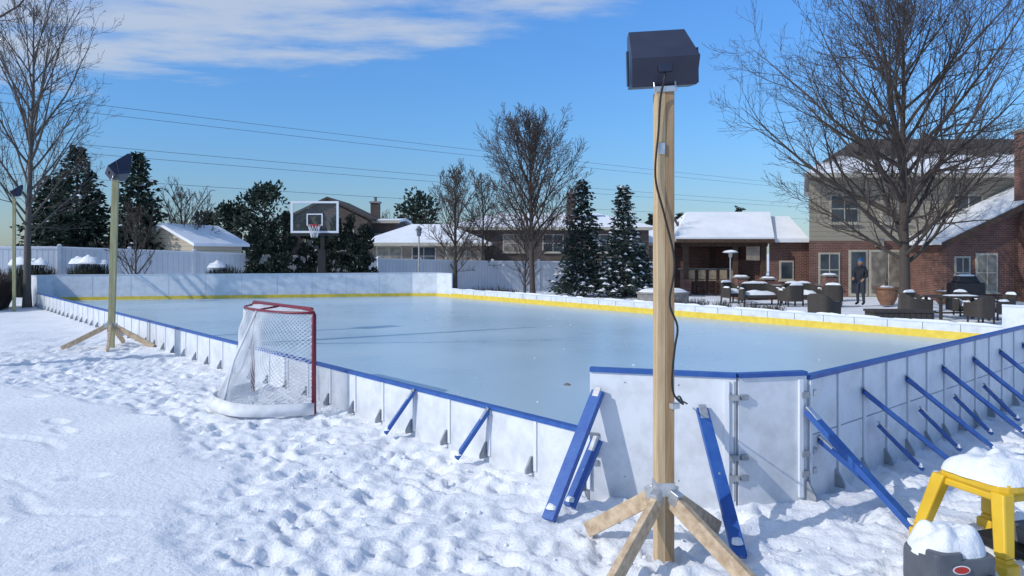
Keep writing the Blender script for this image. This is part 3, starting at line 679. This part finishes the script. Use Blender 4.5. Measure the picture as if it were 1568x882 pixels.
# ------------------------------------------------------------ buildings
def window(mb,x,y,z,w,h,nrm=(0,-1),g=GLASS,grid=True):
    mb.box((x,y-.02,z),(w+.16,.05,h+.16),TRIM); mb.box((x,y-.05,z),(w,.02,h),g)
    if grid: mb.box((x,y-.066,z),(.04,.012,h),TRIM); mb.box((x,y-.066,z),(w-.001,.010,.04),TRIM)
    mb.box((x,y-.07,z-h/2-.11),(w+.24,.14,.06),TRIM)
def gable_house(name,cx,cy,w,d,rot,zb,ze,zr,wall_m,roof_m,axis='x',over=.3,hip=0,wins=(),chim=None,gm=None):
    e=empty(name); e.location=(cx,cy,0); e.rotation_euler=(0,0,rot)
    mb=MB(); a,b_=w/2,d/2
    mb.box((0,0,(zb+ze)/2),(w,d,ze-zb),wall_m)
    if not hip:
        if axis=='x':
            for sx in(-1,1): mb.add([(sx*a,-b_,ze),(sx*a,b_,ze),(sx*a,0,zr-.03)],[(0,1,2)],gm or wall_m)
        else:
            for sy in(-1,1): mb.add([(-a,sy*b_,ze),(a,sy*b_,ze),(0,sy*b_,zr-.03)],[(0,1,2)],gm or wall_m)
    mb.obj('walls',e)
    mb=MB(); A=a+over;Bb=b_+over; zz=ze-.05
    th=.16
    def slab4(P,m):
        mb.add([tuple(p) for p in P]+[(p[0],p[1],p[2]+th) for p in P],[(3,2,1,0) if len(P)==4 else (2,1,0),tuple(range(len(P),2*len(P)))]+[(i,(i+1)%len(P),(i+1)%len(P)+len(P),i+len(P)) for i in range(len(P))],m)
    if axis=='x':
        h=hip
        slab4([(-A,-Bb,zz),(A,-Bb,zz),(A-h,0,zr),(-A+h,0,zr)],roof_m); slab4([(A,Bb,zz),(-A,Bb,zz),(-A+h,0,zr),(A-h,0,zr)],roof_m)
        if h: slab4([(A,-Bb,zz),(A,Bb,zz),(A-h,0,zr)],roof_m); slab4([(-A,Bb,zz),(-A,-Bb,zz),(-A+h,0,zr)],roof_m)
    else:
        slab4([(-A,Bb,zz),(-A,-Bb,zz),(0,-Bb,zr),(0,Bb,zr)],roof_m); slab4([(A,-Bb,zz),(A,Bb,zz),(0,Bb,zr),(0,-Bb,zr)],roof_m)
    mb.obj('roof',e)
    if axis=='x':
        mb=MB(); mb.box((0,-Bb-.03,zz+.04),(2*A,.05,.2),TRIM); mb.obj('fascia',e)
    if wins:
        mb=MB()
        for (x,z,ww,hh,g) in wins: window(mb,x,-b_,z,ww,hh,g=g)
        mb.obj('windows',e)
    if chim:
        mb=MB(); x,y,s,z1,z2=chim; mb.box((x,y,(z1+z2)/2),(s,s,z2-z1),wall_m); mb.box((x,y,z2+.06),(s+.15,s+.15,.12),STONE); mb.lathe((x,y,z2+.12),[(.1,0),(.1,.25),(.14,.27),(.14,.32)],SEAM,n=10)
        mb.obj('chimney',e)
    return e
gable_house('garden_shed',-17.6,40,3.9,3.6,-.35,-.2,1.95,2.95,TANS,SNOW,axis='y')
gable_house('brown_brick_house',-12.2,51.5,5.2,6,0,0,3.75,5.1,BRKB,SHING,axis='y',wins=[(-1,2.4,.9,1.2,GLASS),(1.2,2.4,.9,1.2,GLASS)])
gable_house('brown_brick_house',-9.6,53.5,3.2,6,0,0,3.7,3.9,BRKB,SNOW,chim=(-.2,-1,.6,3.6,5.1),wins=[(.3,2.2,1.0,1.2,GLASS)])
gable_house('ranch_house',-5.6,50,7.5,7,0,0,2.1,3.35,BRKT,SNOW,hip=3,over=.5,wins=[(-2.2,1.35,1.5,1.1,GLASSW),(0,1.35,1.4,1.1,GLASS),(2.2,1.35,1.5,1.1,GLASSW)])
gable_house('brown_neighbour_house',2.6,54,13.5,8,0,0,3.2,4.3,BRKB,SNOW,hip=3.5,over=.5,chim=(1.6,-2,.6,3.0,5.7),wins=[(-5.2,2.2,1.3,1.1,GLASS),(-2.5,2.2,1.3,1.1,GLASSW),(.2,2.2,1.3,1.1,GLASS),(3.4,2.2,1.3,1.1,GLASS)])
gable_house('neighbour_bungalow',13,58,12,7,0,0,2.2,3.5,BRKT,SNOW,hip=3,over=.5)
H=empty('brick_house')
mb=MB()
mb.prism([(13.4,33),(29.8,33),(29.8,43),(17.7,43)],-.5,2.1,BRK)
mb.prism([(13.43,33.05),(29.75,33.05),(29.75,42.95),(17.75,42.95)],2.1,4.97,TAN)
mb.prism([(11.95,34),(14.2,34),(14.2,36),(12.7,36)],-.5,2.1,BRK)
mb.obj('walls',H)
mb=MB(); zz=4.92;A0,A1,B0,B1=12.95,30.4,32.4,43.6;zr=7.3; th=.18
def rf(P,m):
    n=len(P); mb.add(list(P)+[(x,y,z+th) for x,y,z in P],[tuple(range(n))[::-1],tuple(range(n,2*n))]+[(i,(i+1)%n,(i+1)%n+n,i+n) for i in range(n)],m)
AB=17.4
rf([(A0,B0,zz),(A1,B0,zz),(A1-4.5,38,zr),(17.9,38,zr)],ROOFM); rf([(AB,B1,zz),(A0,B0,zz),(17.9,38,zr)],ROOFM); rf([(A1,B1,zz),(AB,B1,zz),(17.9,38,zr),(A1-4.5,38,zr)],SNOW); rf([(A1,B0,zz),(A1,B1,zz),(A1-4.5,38,zr)],SNOW)
mb.obj('main_roof',H)
mb=MB(); rf([(11.6,33.7,2.05),(13.7,33.7,2.05),(13.7,36.2,3.2),(12.4,36.2,3.2)],SNOW); mb.obj('link_roof',H)
mb=MB(); mb.box(((A0+A1)/2,B0-.04,zz+.08),(A1-A0,.08,.2),TRIM); mb.obj('gutter',H)
mb=MB(); xl,xp,xr=17.9,22.6,27.3
mb.box(((xl+xr)/2,31.6,.75),(xr-xl,2.9,2.7),BRK); mb.add([(xl,30.15,2.1),(xr,30.15,2.1),(xp,30.15,4.35)],[(0,1,2)],BRK)
mb.obj('wing_walls',H)
mb=MB(); rf([(xl-.45,29.7,1.9),(xp,29.7,4.4),(xp,33,4.4),(xl-.45,33,1.9)][::-1],SNOW); rf([(xr+.45,29.7,1.9),(xp,29.7,4.4),(xp,33,4.4),(xr+.45,33,1.9)],SNOW)
mb.obj('wing_roof',H)
mb=MB()
mb.hexa([(xl-.47,29.62,1.72),(xp,29.62,4.22),(xp,29.69,4.22),(xl-.47,29.69,1.72),(xl-.47,29.62,1.98),(xp,29.62,4.46),(xp,29.69,4.46),(xl-.47,29.69,1.98)],BROWN); mb.obj('barge_board',H)
mb=MB(); mb.box((21.35,29.9,3.0),(1.1,.8,7.0),BRK); mb.box((21.35,29.9,6.55),(1.25,.95,.14),STONE); mb.obj('chimney',H)
mb=MB()
for (vx,vz) in((20.2,7.9),(21.4,7.8)): mb.tube([(vx,38,7.2),(vx,38,vz)],.12,SEAM,8)
mb.obj('roof_vents',H)
mb=MB()
window(mb,19.55,30.15,.75,.75,1.45,g=GLASSW); window(mb,18.55,30.15,.75,.5,1.2)
for x in(15.0,17.3,20.6,): window(mb,x,33.05,3.55,1.15,1.15,g=GLASS if x!=17.3 else GLASSW)
window(mb,12.75,34,.75,.5,.75,grid=False)
window(mb,14.3,33,.8,.8,1.4)
mb.obj('windows',H)
mb=MB()
for x,g in((15.6,GLASS),(16.5,GLASSW),(17.3,GLASSW)): mb.box((x,32.97,.65),(.84,.05,2.1),TRIM); mb.box((x,32.93,.68),(.64,.03,1.85),g)
mb.obj('patio_doors',H)
mb=MB(); mb.box((16.5,32.86,2.0),(.3,.25,.3),GLASSW); mb.box((16.5,32.86,2.19),(.36,.3,.05),SEAM); mb.obj('wall_lantern',H)
pv=empty('patio_pavilion'); mb=MB(); x0,x1,y0,y1=8.0,11.8,34.0,38.0
for x in(x0+.1,(x0+x1)/2+.5,x1-.1):
    for y in(y0+.1,y1-.1): mb.box((x,y,.8),(.22,.22,2.5),BROWN); mb.box((x,y,-.05),(.42,.42,.8),BRK)
mb.box(((x0+x1)/2,y0+.1,1.98),(x1-x0+.2,.16,.24),BROWN); mb.box(((x0+x1)/2,y1-.1,1.98),(x1-x0+.2,.16,.24),BROWN)
for k in range(12): mb.beam((x0+k*(x1-x0)/11,y0-.4,2.06),(x0+k*(x1-x0)/11,36,3.25),.06,.14,BROWN)
mb.obj('timber_frame',pv)
mb=MB(); rf([(x0-.5,y0-.55,2.1),(x1+.2,y0-.55,2.1),(x1+.9,36,3.4),(x0+.6,36,3.4)],SNOW); rf([(x1+1.2,y1+.55,2.1),(x0-.5,y1+.55,2.1),(x0+.6,36,3.4),(x1+.9,36,3.4)],SNOW); rf([(x0-.5,y1+.55,2.1),(x0-.5,y0-.55,2.1),(x0+.6,36,3.4)],SNOW)
mb.obj('snow_roof',pv)
mb=MB(); mb.box(((x0+x1)/2-.15,y0-.60,2.12),(x1-x0+.7,.05,.16),BROWN); mb.obj('fascia',pv)
mb=MB(); mb.box((10.0,38.2,.7),(4.4,.2,2.4),BRK); mb.box((11.6,36.0,.4),(.3,3,1.6),BRK); mb.obj('back_wall',pv)
mb=MB(); mb.box((9.3,34.9,.2),(2.4,.6,1.15),BRK); mb.box((9.3,34.9,.80),(2.6,.8,.06),STONE); mb.obj('bar_counter',pv)
for i in range(5):
    x=8.35+i*.5; mb=MB(); y=34.25
    for dx in(-.14,.14):
        for dy in(-.14,.14): mb.tube([(x+dx*1.2,y+dy*1.2,-.4),(x+dx,y+dy,.25)],.018,BROWN,6)
    mb.box((x,y,.28),(.36,.36,.06),CUSH); mb.box((x,y-.17,.55),(.34,.04,.42),CUSH); mb.box((x,y,-.1),(.3,.3,.025),BROWN); mb.obj('bar_stool',bevel=.01)
for (x,y,h) in((9.7,31,.9),(13.1,30.2,1.0),(17.6,28.3,1.0),(11.2,32,.8)):
    mb=MB(); z=gz(x,y); mb.box((x,y,z+h/2),(.45,.45,h),BRK); mb.box((x,y,z+h+.035),(.56,.56,.07),STONE); mb.snowcap((x,y,z+h+.07),.27,.27,.06,seed=int(x)); mb.obj('brick_pier')
mb=MB(); mb.box((11.5,31.5,-.4+.25),(3.6,.3,.6),BRK); mb.box((11.5,31.5,.18),(3.7,.38,.06),STONE); mb.obj('patio_brick_wall')
mb=MB(); mb.lathe((5.9,28.6,-.45),[(1.0,0),(1.0,.42),(1.05,.43),(1.05,.50),(.75,.50),(.75,.3),(0.01,.3)],STONE,n=28,sy=.7); mb.snowcap((5.9,28.6,.05),1.0,.68,.14,e=2,seed=4); mb.obj('stone_fire_pit')
def heater(x,y):
    mb=MB(); z=gz(x,y); mb.lathe((x,y,z),[(.22,0),(.22,.5),(.18,.55),(.03,.6),(.03,1.75),(.09,1.8),(.1,1.95),(.36,1.97),(.34,2.0),(.1,2.05),(.02,2.07)],METAL,n=20); mb.snowcap((x,y,z+2.0),.33,.33,.08,e=2,seed=2); mb.obj('patio_heater',smooth=False)
heater(9.7,32.5)
def pot(x,y,s,plant=True):
    mb=MB(); z=gz(x,y); mb.lathe((x,y,z),[(.20*s,0),(.30*s,.2*s),(.36*s,.45*s),(.33*s,.52*s),(.38*s,.56*s),(.38*s,.62*s),(.30*s,.62*s),(.28*s,.5*s)],TERRA,n=20)
    mb.snowcap((x,y,z+.56*s),.31*s,.31*s,.10*s,e=2,seed=int(x*7))
    rr=random.Random(int(x*10))
    for k in range(14): mb.tube([(x,y,z+.5*s),(x+rr.gauss(0,.12),y+rr.gauss(0,.1),z+(.8+rr.random()*.35)*s)],[.006,.004],TWIG,3)
    mb.obj('terracotta_pot',smooth=False)
pot(14.15,27.6,1.1); pot(12.2,28.9,.8); pot(16.6,28.2,.8)
def seat(name,x,y,rot,w=.75,snow=True,s=1.0,hb=.8,z0=None,M_=None):
    # rounded wicker chair: curved wrap-around back, seat, legs
    mb=MB(); z=gz(x,y) if z0 is None else z0; d=.72; co,si=math.cos(rot),math.sin(rot)
    def W_(lx,ly,lz): return (x+(lx*co-ly*si)*s,y+(lx*si+ly*co)*s,z+lz*s)
    def B_(lx,ly,lz,a,b,c,m): mb.box(W_(lx,ly,lz),(a*s,b*s,c*s),m,rot)
    B_(0,-.02,.30,w-.12,d-.12,.12,WICK)
    n=16; vs=[]
    for k in range(n+1):
        t=k/n; a=math.pi*(t); cxx=math.cos(a); sy=math.sin(a)
        lx=(abs(cxx)**.45)*(1 if cxx>0 else -1)*w/2; ly=-d/2+d*(sy**.45 if sy>0 else 0)
        top=.60+(hb-.60)*(sy**1.5)
        for (o,zz_) in((1.0,.18),(1.03,top),(.90,top),(.90,.30)): vs.append(W_(lx*o,(ly+d/2)*o-d/2,zz_))
    fs=[]
    for k in range(n):
        for j in range(4): fs.append((k*4+j,(k+1)*4+j,(k+1)*4+(j+1)%4,k*4+(j+1)%4))
    fs+=[(0,1,2,3),(n*4+3,n*4+2,n*4+1,n*4)]
    mb.add(vs,fs,WICK)
    for sx in(-1,1):
        for sy in(-1,1): B_(sx*(w/2-.08),sy*(d/2-.09),.10,.045,.045,.24,WICK)
    if snow:
        mb.snowcap(W_(0,-.03,.35),(w/2-.06)*s,(d/2-.08)*s,.17*s,rot,seed=int(x*9)); 
        bx_2=W_(0,d/2-.03,hb-.01); mb.snowcap(bx_2,w*.36*s,.055*s,.07*s,rot,n=20,k=4,seed=int(y*5))
        for sx in(-1,1): mb.snowcap(W_(sx*(w/2-.03),-.12,.59),.05*s,.2*s,.05*s,rot,n=16,k=4,seed=sx+5)
    return mb.obj(name,bevel=.008)
seat('wicker_sofa',9.5,28.2,.1,1.5); seat('wicker_sofa',11.2,28.4,-.1,1.4); seat('wicker_armchair',10.4,27.2,3.3,.75); seat('wicker_armchair',8.8,29.3,.4,.75); seat('wicker_armchair',12.0,27.4,2.8,.75)
seat('wicker_armchair',8.75,20.6,2.3,.72,snow=False,hb=.84,s=1.0)
seat('wicker_armchair',12.5,22.6,.2,.6,s=.95);seat('wicker_armchair',11.9,21.6,1.6,.6,snow=False,s=.95);seat('wicker_armchair',14.5,21.7,-1.5,.6,s=.95);seat('wicker_armchair',13.2,20.6,3.1,.6,snow=False,s=.95);seat('wicker_armchair',14.1,22.8,-.2,.6,s=.95)
mb=MB(); tx,ty=13.2,21.7; z=gz(tx,ty); slab(mb,(tx,ty),.85,.5,z+.66,z+.71,0,WICK); 
for sx in(-1,1):
    for sy in(-1,1): mb.box((tx+sx*.7,ty+sy*.38,z+.33),(.07,.07,.66),WICK)
mb.box((tx,ty,z+.2),(1.3,.05,.05),WICK); mb.snowcap((tx+.1,ty,z+.71),.5,.28,.03,seed=8); mb.obj('patio_dining_table')
mb=MB(); bx_,by_=10.0,18.9; z=gz(bx_,by_); mb.box((bx_,by_,z+.24),(1.5,.55,.40),WICK,-.06); mb.box((bx_,by_,z+.475),(1.56,.61,.06),WICK,-.06)
for sx in(-1,1): mb.box((bx_+sx*.68,by_-sx*.04,z+.02),(.06,.5,.05),WICK,-.06)
for k in range(-5,6): mb.box((bx_+k*.135,by_-.279-.008*k,z+.24),(.012,.012,.39),BLACK,-.06)
mb.obj('wicker_storage_bench',bevel=.01)
mb=MB(); gx,gy=15.7,25.3; z=gz(gx,gy); mb.hexa([(gx-.55,gy-.3,z),(gx+.55,gy-.3,z),(gx+.55,gy+.3,z),(gx-.55,gy+.3,z),(gx-.5,gy-.28,z+.95),(gx+.5,gy-.28,z+.95),(gx+.5,gy+.28,z+.95),(gx-.5,gy+.28,z+.95)],BLACK)
mb.hexa([(gx-.36,gy-.27,z+.95),(gx+.36,gy-.27,z+.95),(gx+.36,gy+.27,z+.95),(gx-.36,gy+.27,z+.95),(gx-.3,gy-.1,z+1.18),(gx+.3,gy-.1,z+1.18),(gx+.3,gy+.18,z+1.18),(gx-.3,gy+.18,z+1.18)],BLACK); mb.snowcap((gx,gy+.04,z+1.18),.3,.15,.05,seed=6); mb.obj('covered_grill',bevel=.03)
# ------------------------------------------------------------ basketball hoop
bh=empty('basketball_hoop'); hx,hy=-7.55,28.0; mb=MB()
zb_,zt_=2.33,3.55; W=1.83
for z in(zb_+.04,zt_-.04): mb.box((hx,hy,z),(W,.06,.08),WHITE)
for sx in(-1,1): mb.box((hx+sx*(W/2-.04),hy,(zb_+zt_)/2),(.08,.058,zt_-zb_-.16),WHITE)
for z in(zb_+.30,zb_+.72): mb.box((hx,hy-.012,z),(.61,.02,.045),WHITE)
for sx in(-1,1): mb.box((hx+sx*.285,hy-.012,zb_+.51),(.045,.02,.375),WHITE)
mb.box((hx,hy,zb_-.06),(W*.98,.08,.11),BLACK)
mb.obj('backboard_frame',bh)
gm,nt,b=new_mat('backboard_glass'); b.inputs['Base Color'].default_value=(.3,.36,.4,1); b.inputs['Alpha'].default_value=.12; b.inputs['Roughness'].default_value=.05
mb=MB(); mb.add([(hx-W/2+.08,hy+.005,zb_+.08),(hx+W/2-.08,hy+.005,zb_+.08),(hx+W/2-.08,hy+.005,zt_-.08),(hx-W/2+.08,hy+.005,zt_-.08)],[(0,1,2,3)],gm); mb.obj('backboard_glass',bh)
mb=MB(); cxr,cyr=hx+.1,hy-.45; mb.tube([(cxr+.23*math.cos(a*.3927),cyr+.23*math.sin(a*.3927),zb_+.28) for a in range(17)],.016,REDP,6,cap=False); mb.box((hx+.05,hy-.13,zb_+.26),(.2,.22,.12),REDP); mb.obj('rim',bh)
mb=MB()
for k in range(12):
    a=k*.5236
    for sg in(-1,1): mb.tube([(cxr+.23*math.cos(a),cyr+.23*math.sin(a),zb_+.27),(cxr+.16*math.cos(a+sg*.3),cyr+.16*math.sin(a+sg*.3),zb_+.05),(cxr+.11*math.cos(a+sg*.55),cyr+.11*math.sin(a+sg*.55),zb_-.18)],.011,NET,4,cap=False)
mb.obj('hoop_net',bh)
mb=MB(); mb.beam((hx,hy+1.2,-.2),(hx,hy+1.2,3.0),.16,.16,BLACK,up=(0,1,0))
for sx in(-1,1):
    mb.beam((hx+sx*.1,hy+1.2,2.3),(hx+sx*.25,hy+.04,2.6),.05,.08,BLACK); mb.beam((hx+sx*.1,hy+1.2,3.0),(hx+sx*.25,hy+.04,3.3),.05,.08,BLACK)
mb.box((hx,hy+1.1,.9),(.3,.2,1.6),BLACK); mb.obj('pole',bh)
mb=MB(); x,y=-4.2,33.0; mb.tube([(x,y,-.4),(x,y,2.3)],.035,TRIM,8); mb.lathe((x,y,2.3),[(.03,0),(.09,.04),(.12,.30),(.16,.32),(.04,.45),(.01,.5)],SEAM,n=6); mb.obj('yard_lamp_post')
mb=MB()
def line(z,off=0):
    A_=Vector((-48-off,33.2+off,z));M_=Vector((-2,72+off,z-.1));E_=Vector((62,126+off,z))
    pts=[]
    for a,c in((A_,M_),(M_,E_)):
        for i in range(14):
            t=i/14; p=a.lerp(c,t); p.z-=.35*math.sin(math.pi*(t*.5+(0 if a is A_ else .5))); pts.append(p)
    pts.append(E_); mb.tube(pts,.015,WIRE,4)
for z,o in((11.9,0),(11.4,.5),(9.1,0),(8.6,.6),(6.8,0)): line(z,o)
for x,y in((-48,33.2),(62,126)):
    mb.tube([(x,y,-.5),(x,y,12.2)],[.18,.12],BROWN,10); mb.box((x,y,11.4),(2.2,.12,.14),BROWN,.7)
mb.obj('power_lines')
# ------------------------------------------------------------ person
pp=empty('person'); PX,PY=13.15,27.6; PZ=gz(PX,PY); pp.location=(PX,PY,PZ); pp.rotation_euler=(0,0,-.9)
J=dict(pel=(0,0,.93),bel=(0,.01,1.08),che=(0,.0,1.30),nkb=(0,.0,1.43),nk=(0,-.01,1.52),
 shL=(.17,0,1.40),elL=(.25,.03,1.12),wrL=(.20,-.17,.98),shR=(-.17,0,1.40),elR=(-.26,.04,1.13),wrR=(-.17,-.20,1.03),
 hiL=(.09,0,.88),knL=(.11,-.02,.48),anL=(.12,.02,.09),toL=(.14,-.15,.04),hiR=(-.09,0,.88),knR=(-.10,-.03,.48),anR=(-.11,.03,.09),toR=(-.13,-.14,.04))
Rd=dict(pel=.145,bel=.135,che=.155,nkb=.075,nk=.052,shL=.075,elL=.052,wrL=.035,shR=.075,elR=.052,wrR=.035,hiL=.10,knL=.065,anL=.05,toL=.042,hiR=.10,knR=.065,anR=.05,toR=.042)
names=list(J); Ed=[('pel','bel'),('bel','che'),('che','nkb'),('nkb','nk'),('che','shL'),('shL','elL'),('elL','wrL'),('che','shR'),('shR','elR'),('elR','wrR'),('pel','hiL'),('hiL','knL'),('knL','anL'),('anL','toL'),('pel','hiR'),('hiR','knR'),('knR','anR'),('anR','toR')]
me=bpy.data.meshes.new('body'); me.from_pydata([J[k] for k in names],[(names.index(a),names.index(b)) for a,b in Ed],[])
pm,nt,b=new_mat('clothes'); L=nt.links; tc=N(nt,'ShaderNodeTexCoord'); sp=N(nt,'ShaderNodeSeparateXYZ'); L.new(tc.outputs['Object'],sp.inputs[0]); cr=N(nt,'ShaderNodeValToRGB'); cr.color_ramp.interpolation='CONSTANT'
e=cr.color_ramp.elements; e[0].color=(.01,.01,.01,1); e[1].position=.055; e[1].color=(.03,.035,.05,1); n_=e.new(.43); n_.color=(.018,.022,.032,1); n_=e.new(.745); n_.color=(.35,.2,.15,1)
dv=N(nt,'ShaderNodeMath',operation='DIVIDE'); dv.inputs[1].default_value=2.0; L.new(sp.outputs[2],dv.inputs[0]); L.new(dv.outputs[0],cr.inputs[0]); L.new(cr.outputs[0],b.inputs['Base Color']); b.inputs['Roughness'].default_value=.85
me.materials.append(pm)
bo=bpy.data.objects.new('body',me); COL.objects.link(bo); bo.parent=pp
sk=bo.modifiers.new('skin','SKIN'); sk.use_smooth_shade=True
sv=me.skin_vertices[0].data if me.skin_vertices else None
if sv is not None:
    for i,k in enumerate(names):
        r=Rd[k]; sv[i].radius=(r*(1.15 if k in('pel','bel','che') else 1),r*(.8 if k in('pel','bel','che') else 1)); sv[i].use_root=(k=='pel')
else: print('NO SKIN DATA')
ss=bo.modifiers.new('sub','SUBSURF'); ss.levels=2; ss.render_levels=2
SKIN=mat('skin',(.42,.24,.17),.6); HAT=mat('hat_blue',(.03,.16,.36),.8)
mb=MB()
mb.lathe((0,-.015,1.50),[(.045,0),(.06,.03),(.078,.08),(.083,.13),(.078,.18),(.06,.225),(.02,.245)],SKIN,n=18,sy=1.15)
mb.lathe((0,-.118,1.60),[(.006,0),(.014,.01),(.008,.04)],SKIN,n=8)
for sx in(-1,1): mb.lathe((sx*.083,.0,1.60),[(.008,-.03),(.016,0),(.008,.03)],SKIN,n=8); mb.lathe((sx*.03,-.10,1.635),[(.004,-.006),(.008,0),(.004,.006)],BLACK,n=8)
mb.box((0,-.099,1.565),(.045,.01,.008),REDP)
mb.obj('head',pp,smooth=True)
mb=MB(); mb.lathe((0,-.008,1.65),[(.088,0),(.092,.02),(.088,.06),(.065,.105),(.02,.125)],HAT,n=18,sy=1.15); mb.lathe((0,-.008,1.775),[(.01,0),(.03,.02),(.01,.045)],HAT,n=10); mb.obj('beanie',pp,smooth=True)
mb=MB()
for sx,w in((1,J['wrL']),(-1,J['wrR'])):
    w=Vector(w); f=Vector((-sx*.15,-.8,-.45)).normalized(); s_=Vector((sx,0,0))
    mb.tube([w-f*.03,w+f*.03,w+f*.08],[.03,.04,.032],SKIN,10)
    for k in range(4):
        q=w+f*.075+s_*(-.028+k*.018); ln=(.065,.075,.07,.055)[k]; mb.tube([q,q+f*ln*.5+Vector((0,0,-.008)),q+f*ln*.8+Vector((0,0,-.03))],[.009,.0085,.007],SKIN,6)
    q=w+f*.03-s_*.035; mb.tube([q,q-s_*.025+f*.03,q-s_*.02+f*.055],[.011,.010,.008],SKIN,6)
mb.obj('hands',pp,smooth=True)
# ------------------------------------------------------------ world, sun, camera
w=bpy.data.worlds.new('World'); scene.world=w; w.use_nodes=True; nt=w.node_tree; L=nt.links
bg=nt.nodes['Background']; sky=N(nt,'ShaderNodeTexSky',sky_type='NISHITA'); sky.sun_disc=False
sd=Vector((-.88,-.475,0)).normalized(); el=math.radians(33); sunv=Vector((sd.x*math.cos(el),sd.y*math.cos(el),math.sin(el)))
sky.sun_elevation=el; sky.sun_rotation=math.atan2(sd.x,sd.y)%(2*math.pi); sky.air_density=1.0; sky.dust_density=.4; sky.ozone_density=1.5
tc=N(nt,'ShaderNodeTexCoord'); sp=N(nt,'ShaderNodeSeparateXYZ'); L.new(tc.outputs['Generated'],sp.inputs[0])
def M(op,a,b=None,c=None):
    n=N(nt,'ShaderNodeMath',operation=op)
    for i,v in enumerate((a,b,c)):
        if v is None: continue
        if isinstance(v,(int,float)): n.inputs[i].default_value=v
        else: L.new(v,n.inputs[i])
    return n.outputs[0]
zc=M('MAXIMUM',sp.outputs[2],.02)
u=M('DIVIDE',sp.outputs[0],zc); v=M('DIVIDE',sp.outputs[1],zc)
cb=N(nt,'ShaderNodeCombineXYZ'); L.new(u,cb.inputs[0]); L.new(v,cb.inputs[1])
mp=N(nt,'ShaderNodeMapping'); mp.inputs['Scale'].default_value=(.9,1.5,1); mp.inputs['Rotation'].default_value=(0,0,.12); L.new(cb.outputs[0],mp.inputs[0])
nz=N(nt,'ShaderNodeTexNoise'); nz.inputs['Scale'].default_value=1.6; nz.inputs['Detail'].default_value=9; nz.inputs['Roughness'].default_value=.6; L.new(mp.outputs[0],nz.inputs['Vector'])
edge=M('SUBTRACT',sp.outputs[2],M('MULTIPLY_ADD',sp.outputs[0],.17,.285))
msk=N(nt,'ShaderNodeMapRange',interpolation_type='SMOOTHSTEP'); msk.inputs[1].default_value=-.05; msk.inputs[2].default_value=.03; L.new(edge,msk.inputs[0])
lf=N(nt,'ShaderNodeMapRange',interpolation_type='SMOOTHSTEP'); lf.inputs[1].default_value=.45; lf.inputs[2].default_value=-.35; L.new(sp.outputs[0],lf.inputs[0])
cov=M('MULTIPLY',msk.outputs[0],M('MULTIPLY_ADD',lf.outputs[0],.5,.5))
cl=M('ADD',nz.outputs['Fac'],M('MULTIPLY_ADD',cov,.46,-.42))
cf=N(nt,'ShaderNodeMapRange',interpolation_type='SMOOTHSTEP'); cf.inputs[1].default_value=.26; cf.inputs[2].default_value=.64; L.new(cl,cf.inputs[0])
tr=N(nt,'ShaderNodeValToRGB'); e=tr.color_ramp.elements
e[0].position=0; e[0].color=(.26,.325,.44,1); e[1].position=1; e[1].color=(.5,.6,.7,1)
x_=e.new(.06); x_.color=(.25,.34,.46,1); x_=e.new(.16); x_.color=(.25,.42,.60,1); x_=e.new(.32); x_.color=(.27,.50,.76,1); x_=e.new(.6); x_.color=(.46,.62,.80,1)
L.new(sp.outputs[2],tr.inputs[0])
tm=N(nt,'ShaderNodeMix',data_type='RGBA',blend_type='MULTIPLY'); tm.inputs[0].default_value=1; L.new(sky.outputs[0],tm.inputs[6]); L.new(tr.outputs[0],tm.inputs[7])
vs_=N(nt,'ShaderNodeVectorMath',operation='SCALE'); vs_.inputs['Scale'].default_value=1.7; L.new(tm.outputs[2],vs_.inputs[0])
mx=N(nt,'ShaderNodeMix',data_type='RGBA'); L.new(M('MULTIPLY',cf.outputs[0],.8),mx.inputs[0]); L.new(vs_.outputs[0],mx.inputs[6]); mx.inputs[7].default_value=(3.6,4.1,4.9,1)
L.new(mx.outputs[2],bg.inputs['Color']); bg.inputs['Strength'].default_value=.15
sl=bpy.data.lights.new('sun','SUN'); sl.energy=2.7; sl.angle=math.radians(.5); sl.color=(1,.96,.90)
so=bpy.data.objects.new('sun',sl); COL.objects.link(so); so.rotation_euler=(-sunv).to_track_quat('-Z','Y').to_euler()
cam=bpy.data.cameras.new('camera'); co_=bpy.data.objects.new('camera',cam); COL.objects.link(co_)
co_.location=(0,0,1.6); co_.rotation_euler=(math.radians(90),0,0); cam.sensor_width=36; cam.lens=1120/1568*36; cam.shift_y=-55/1568; cam.clip_end=3000; cam.clip_start=.05
scene.camera=co_
scene.view_settings.view_transform='Standard'; scene.view_settings.look='None'; scene.view_settings.exposure=0
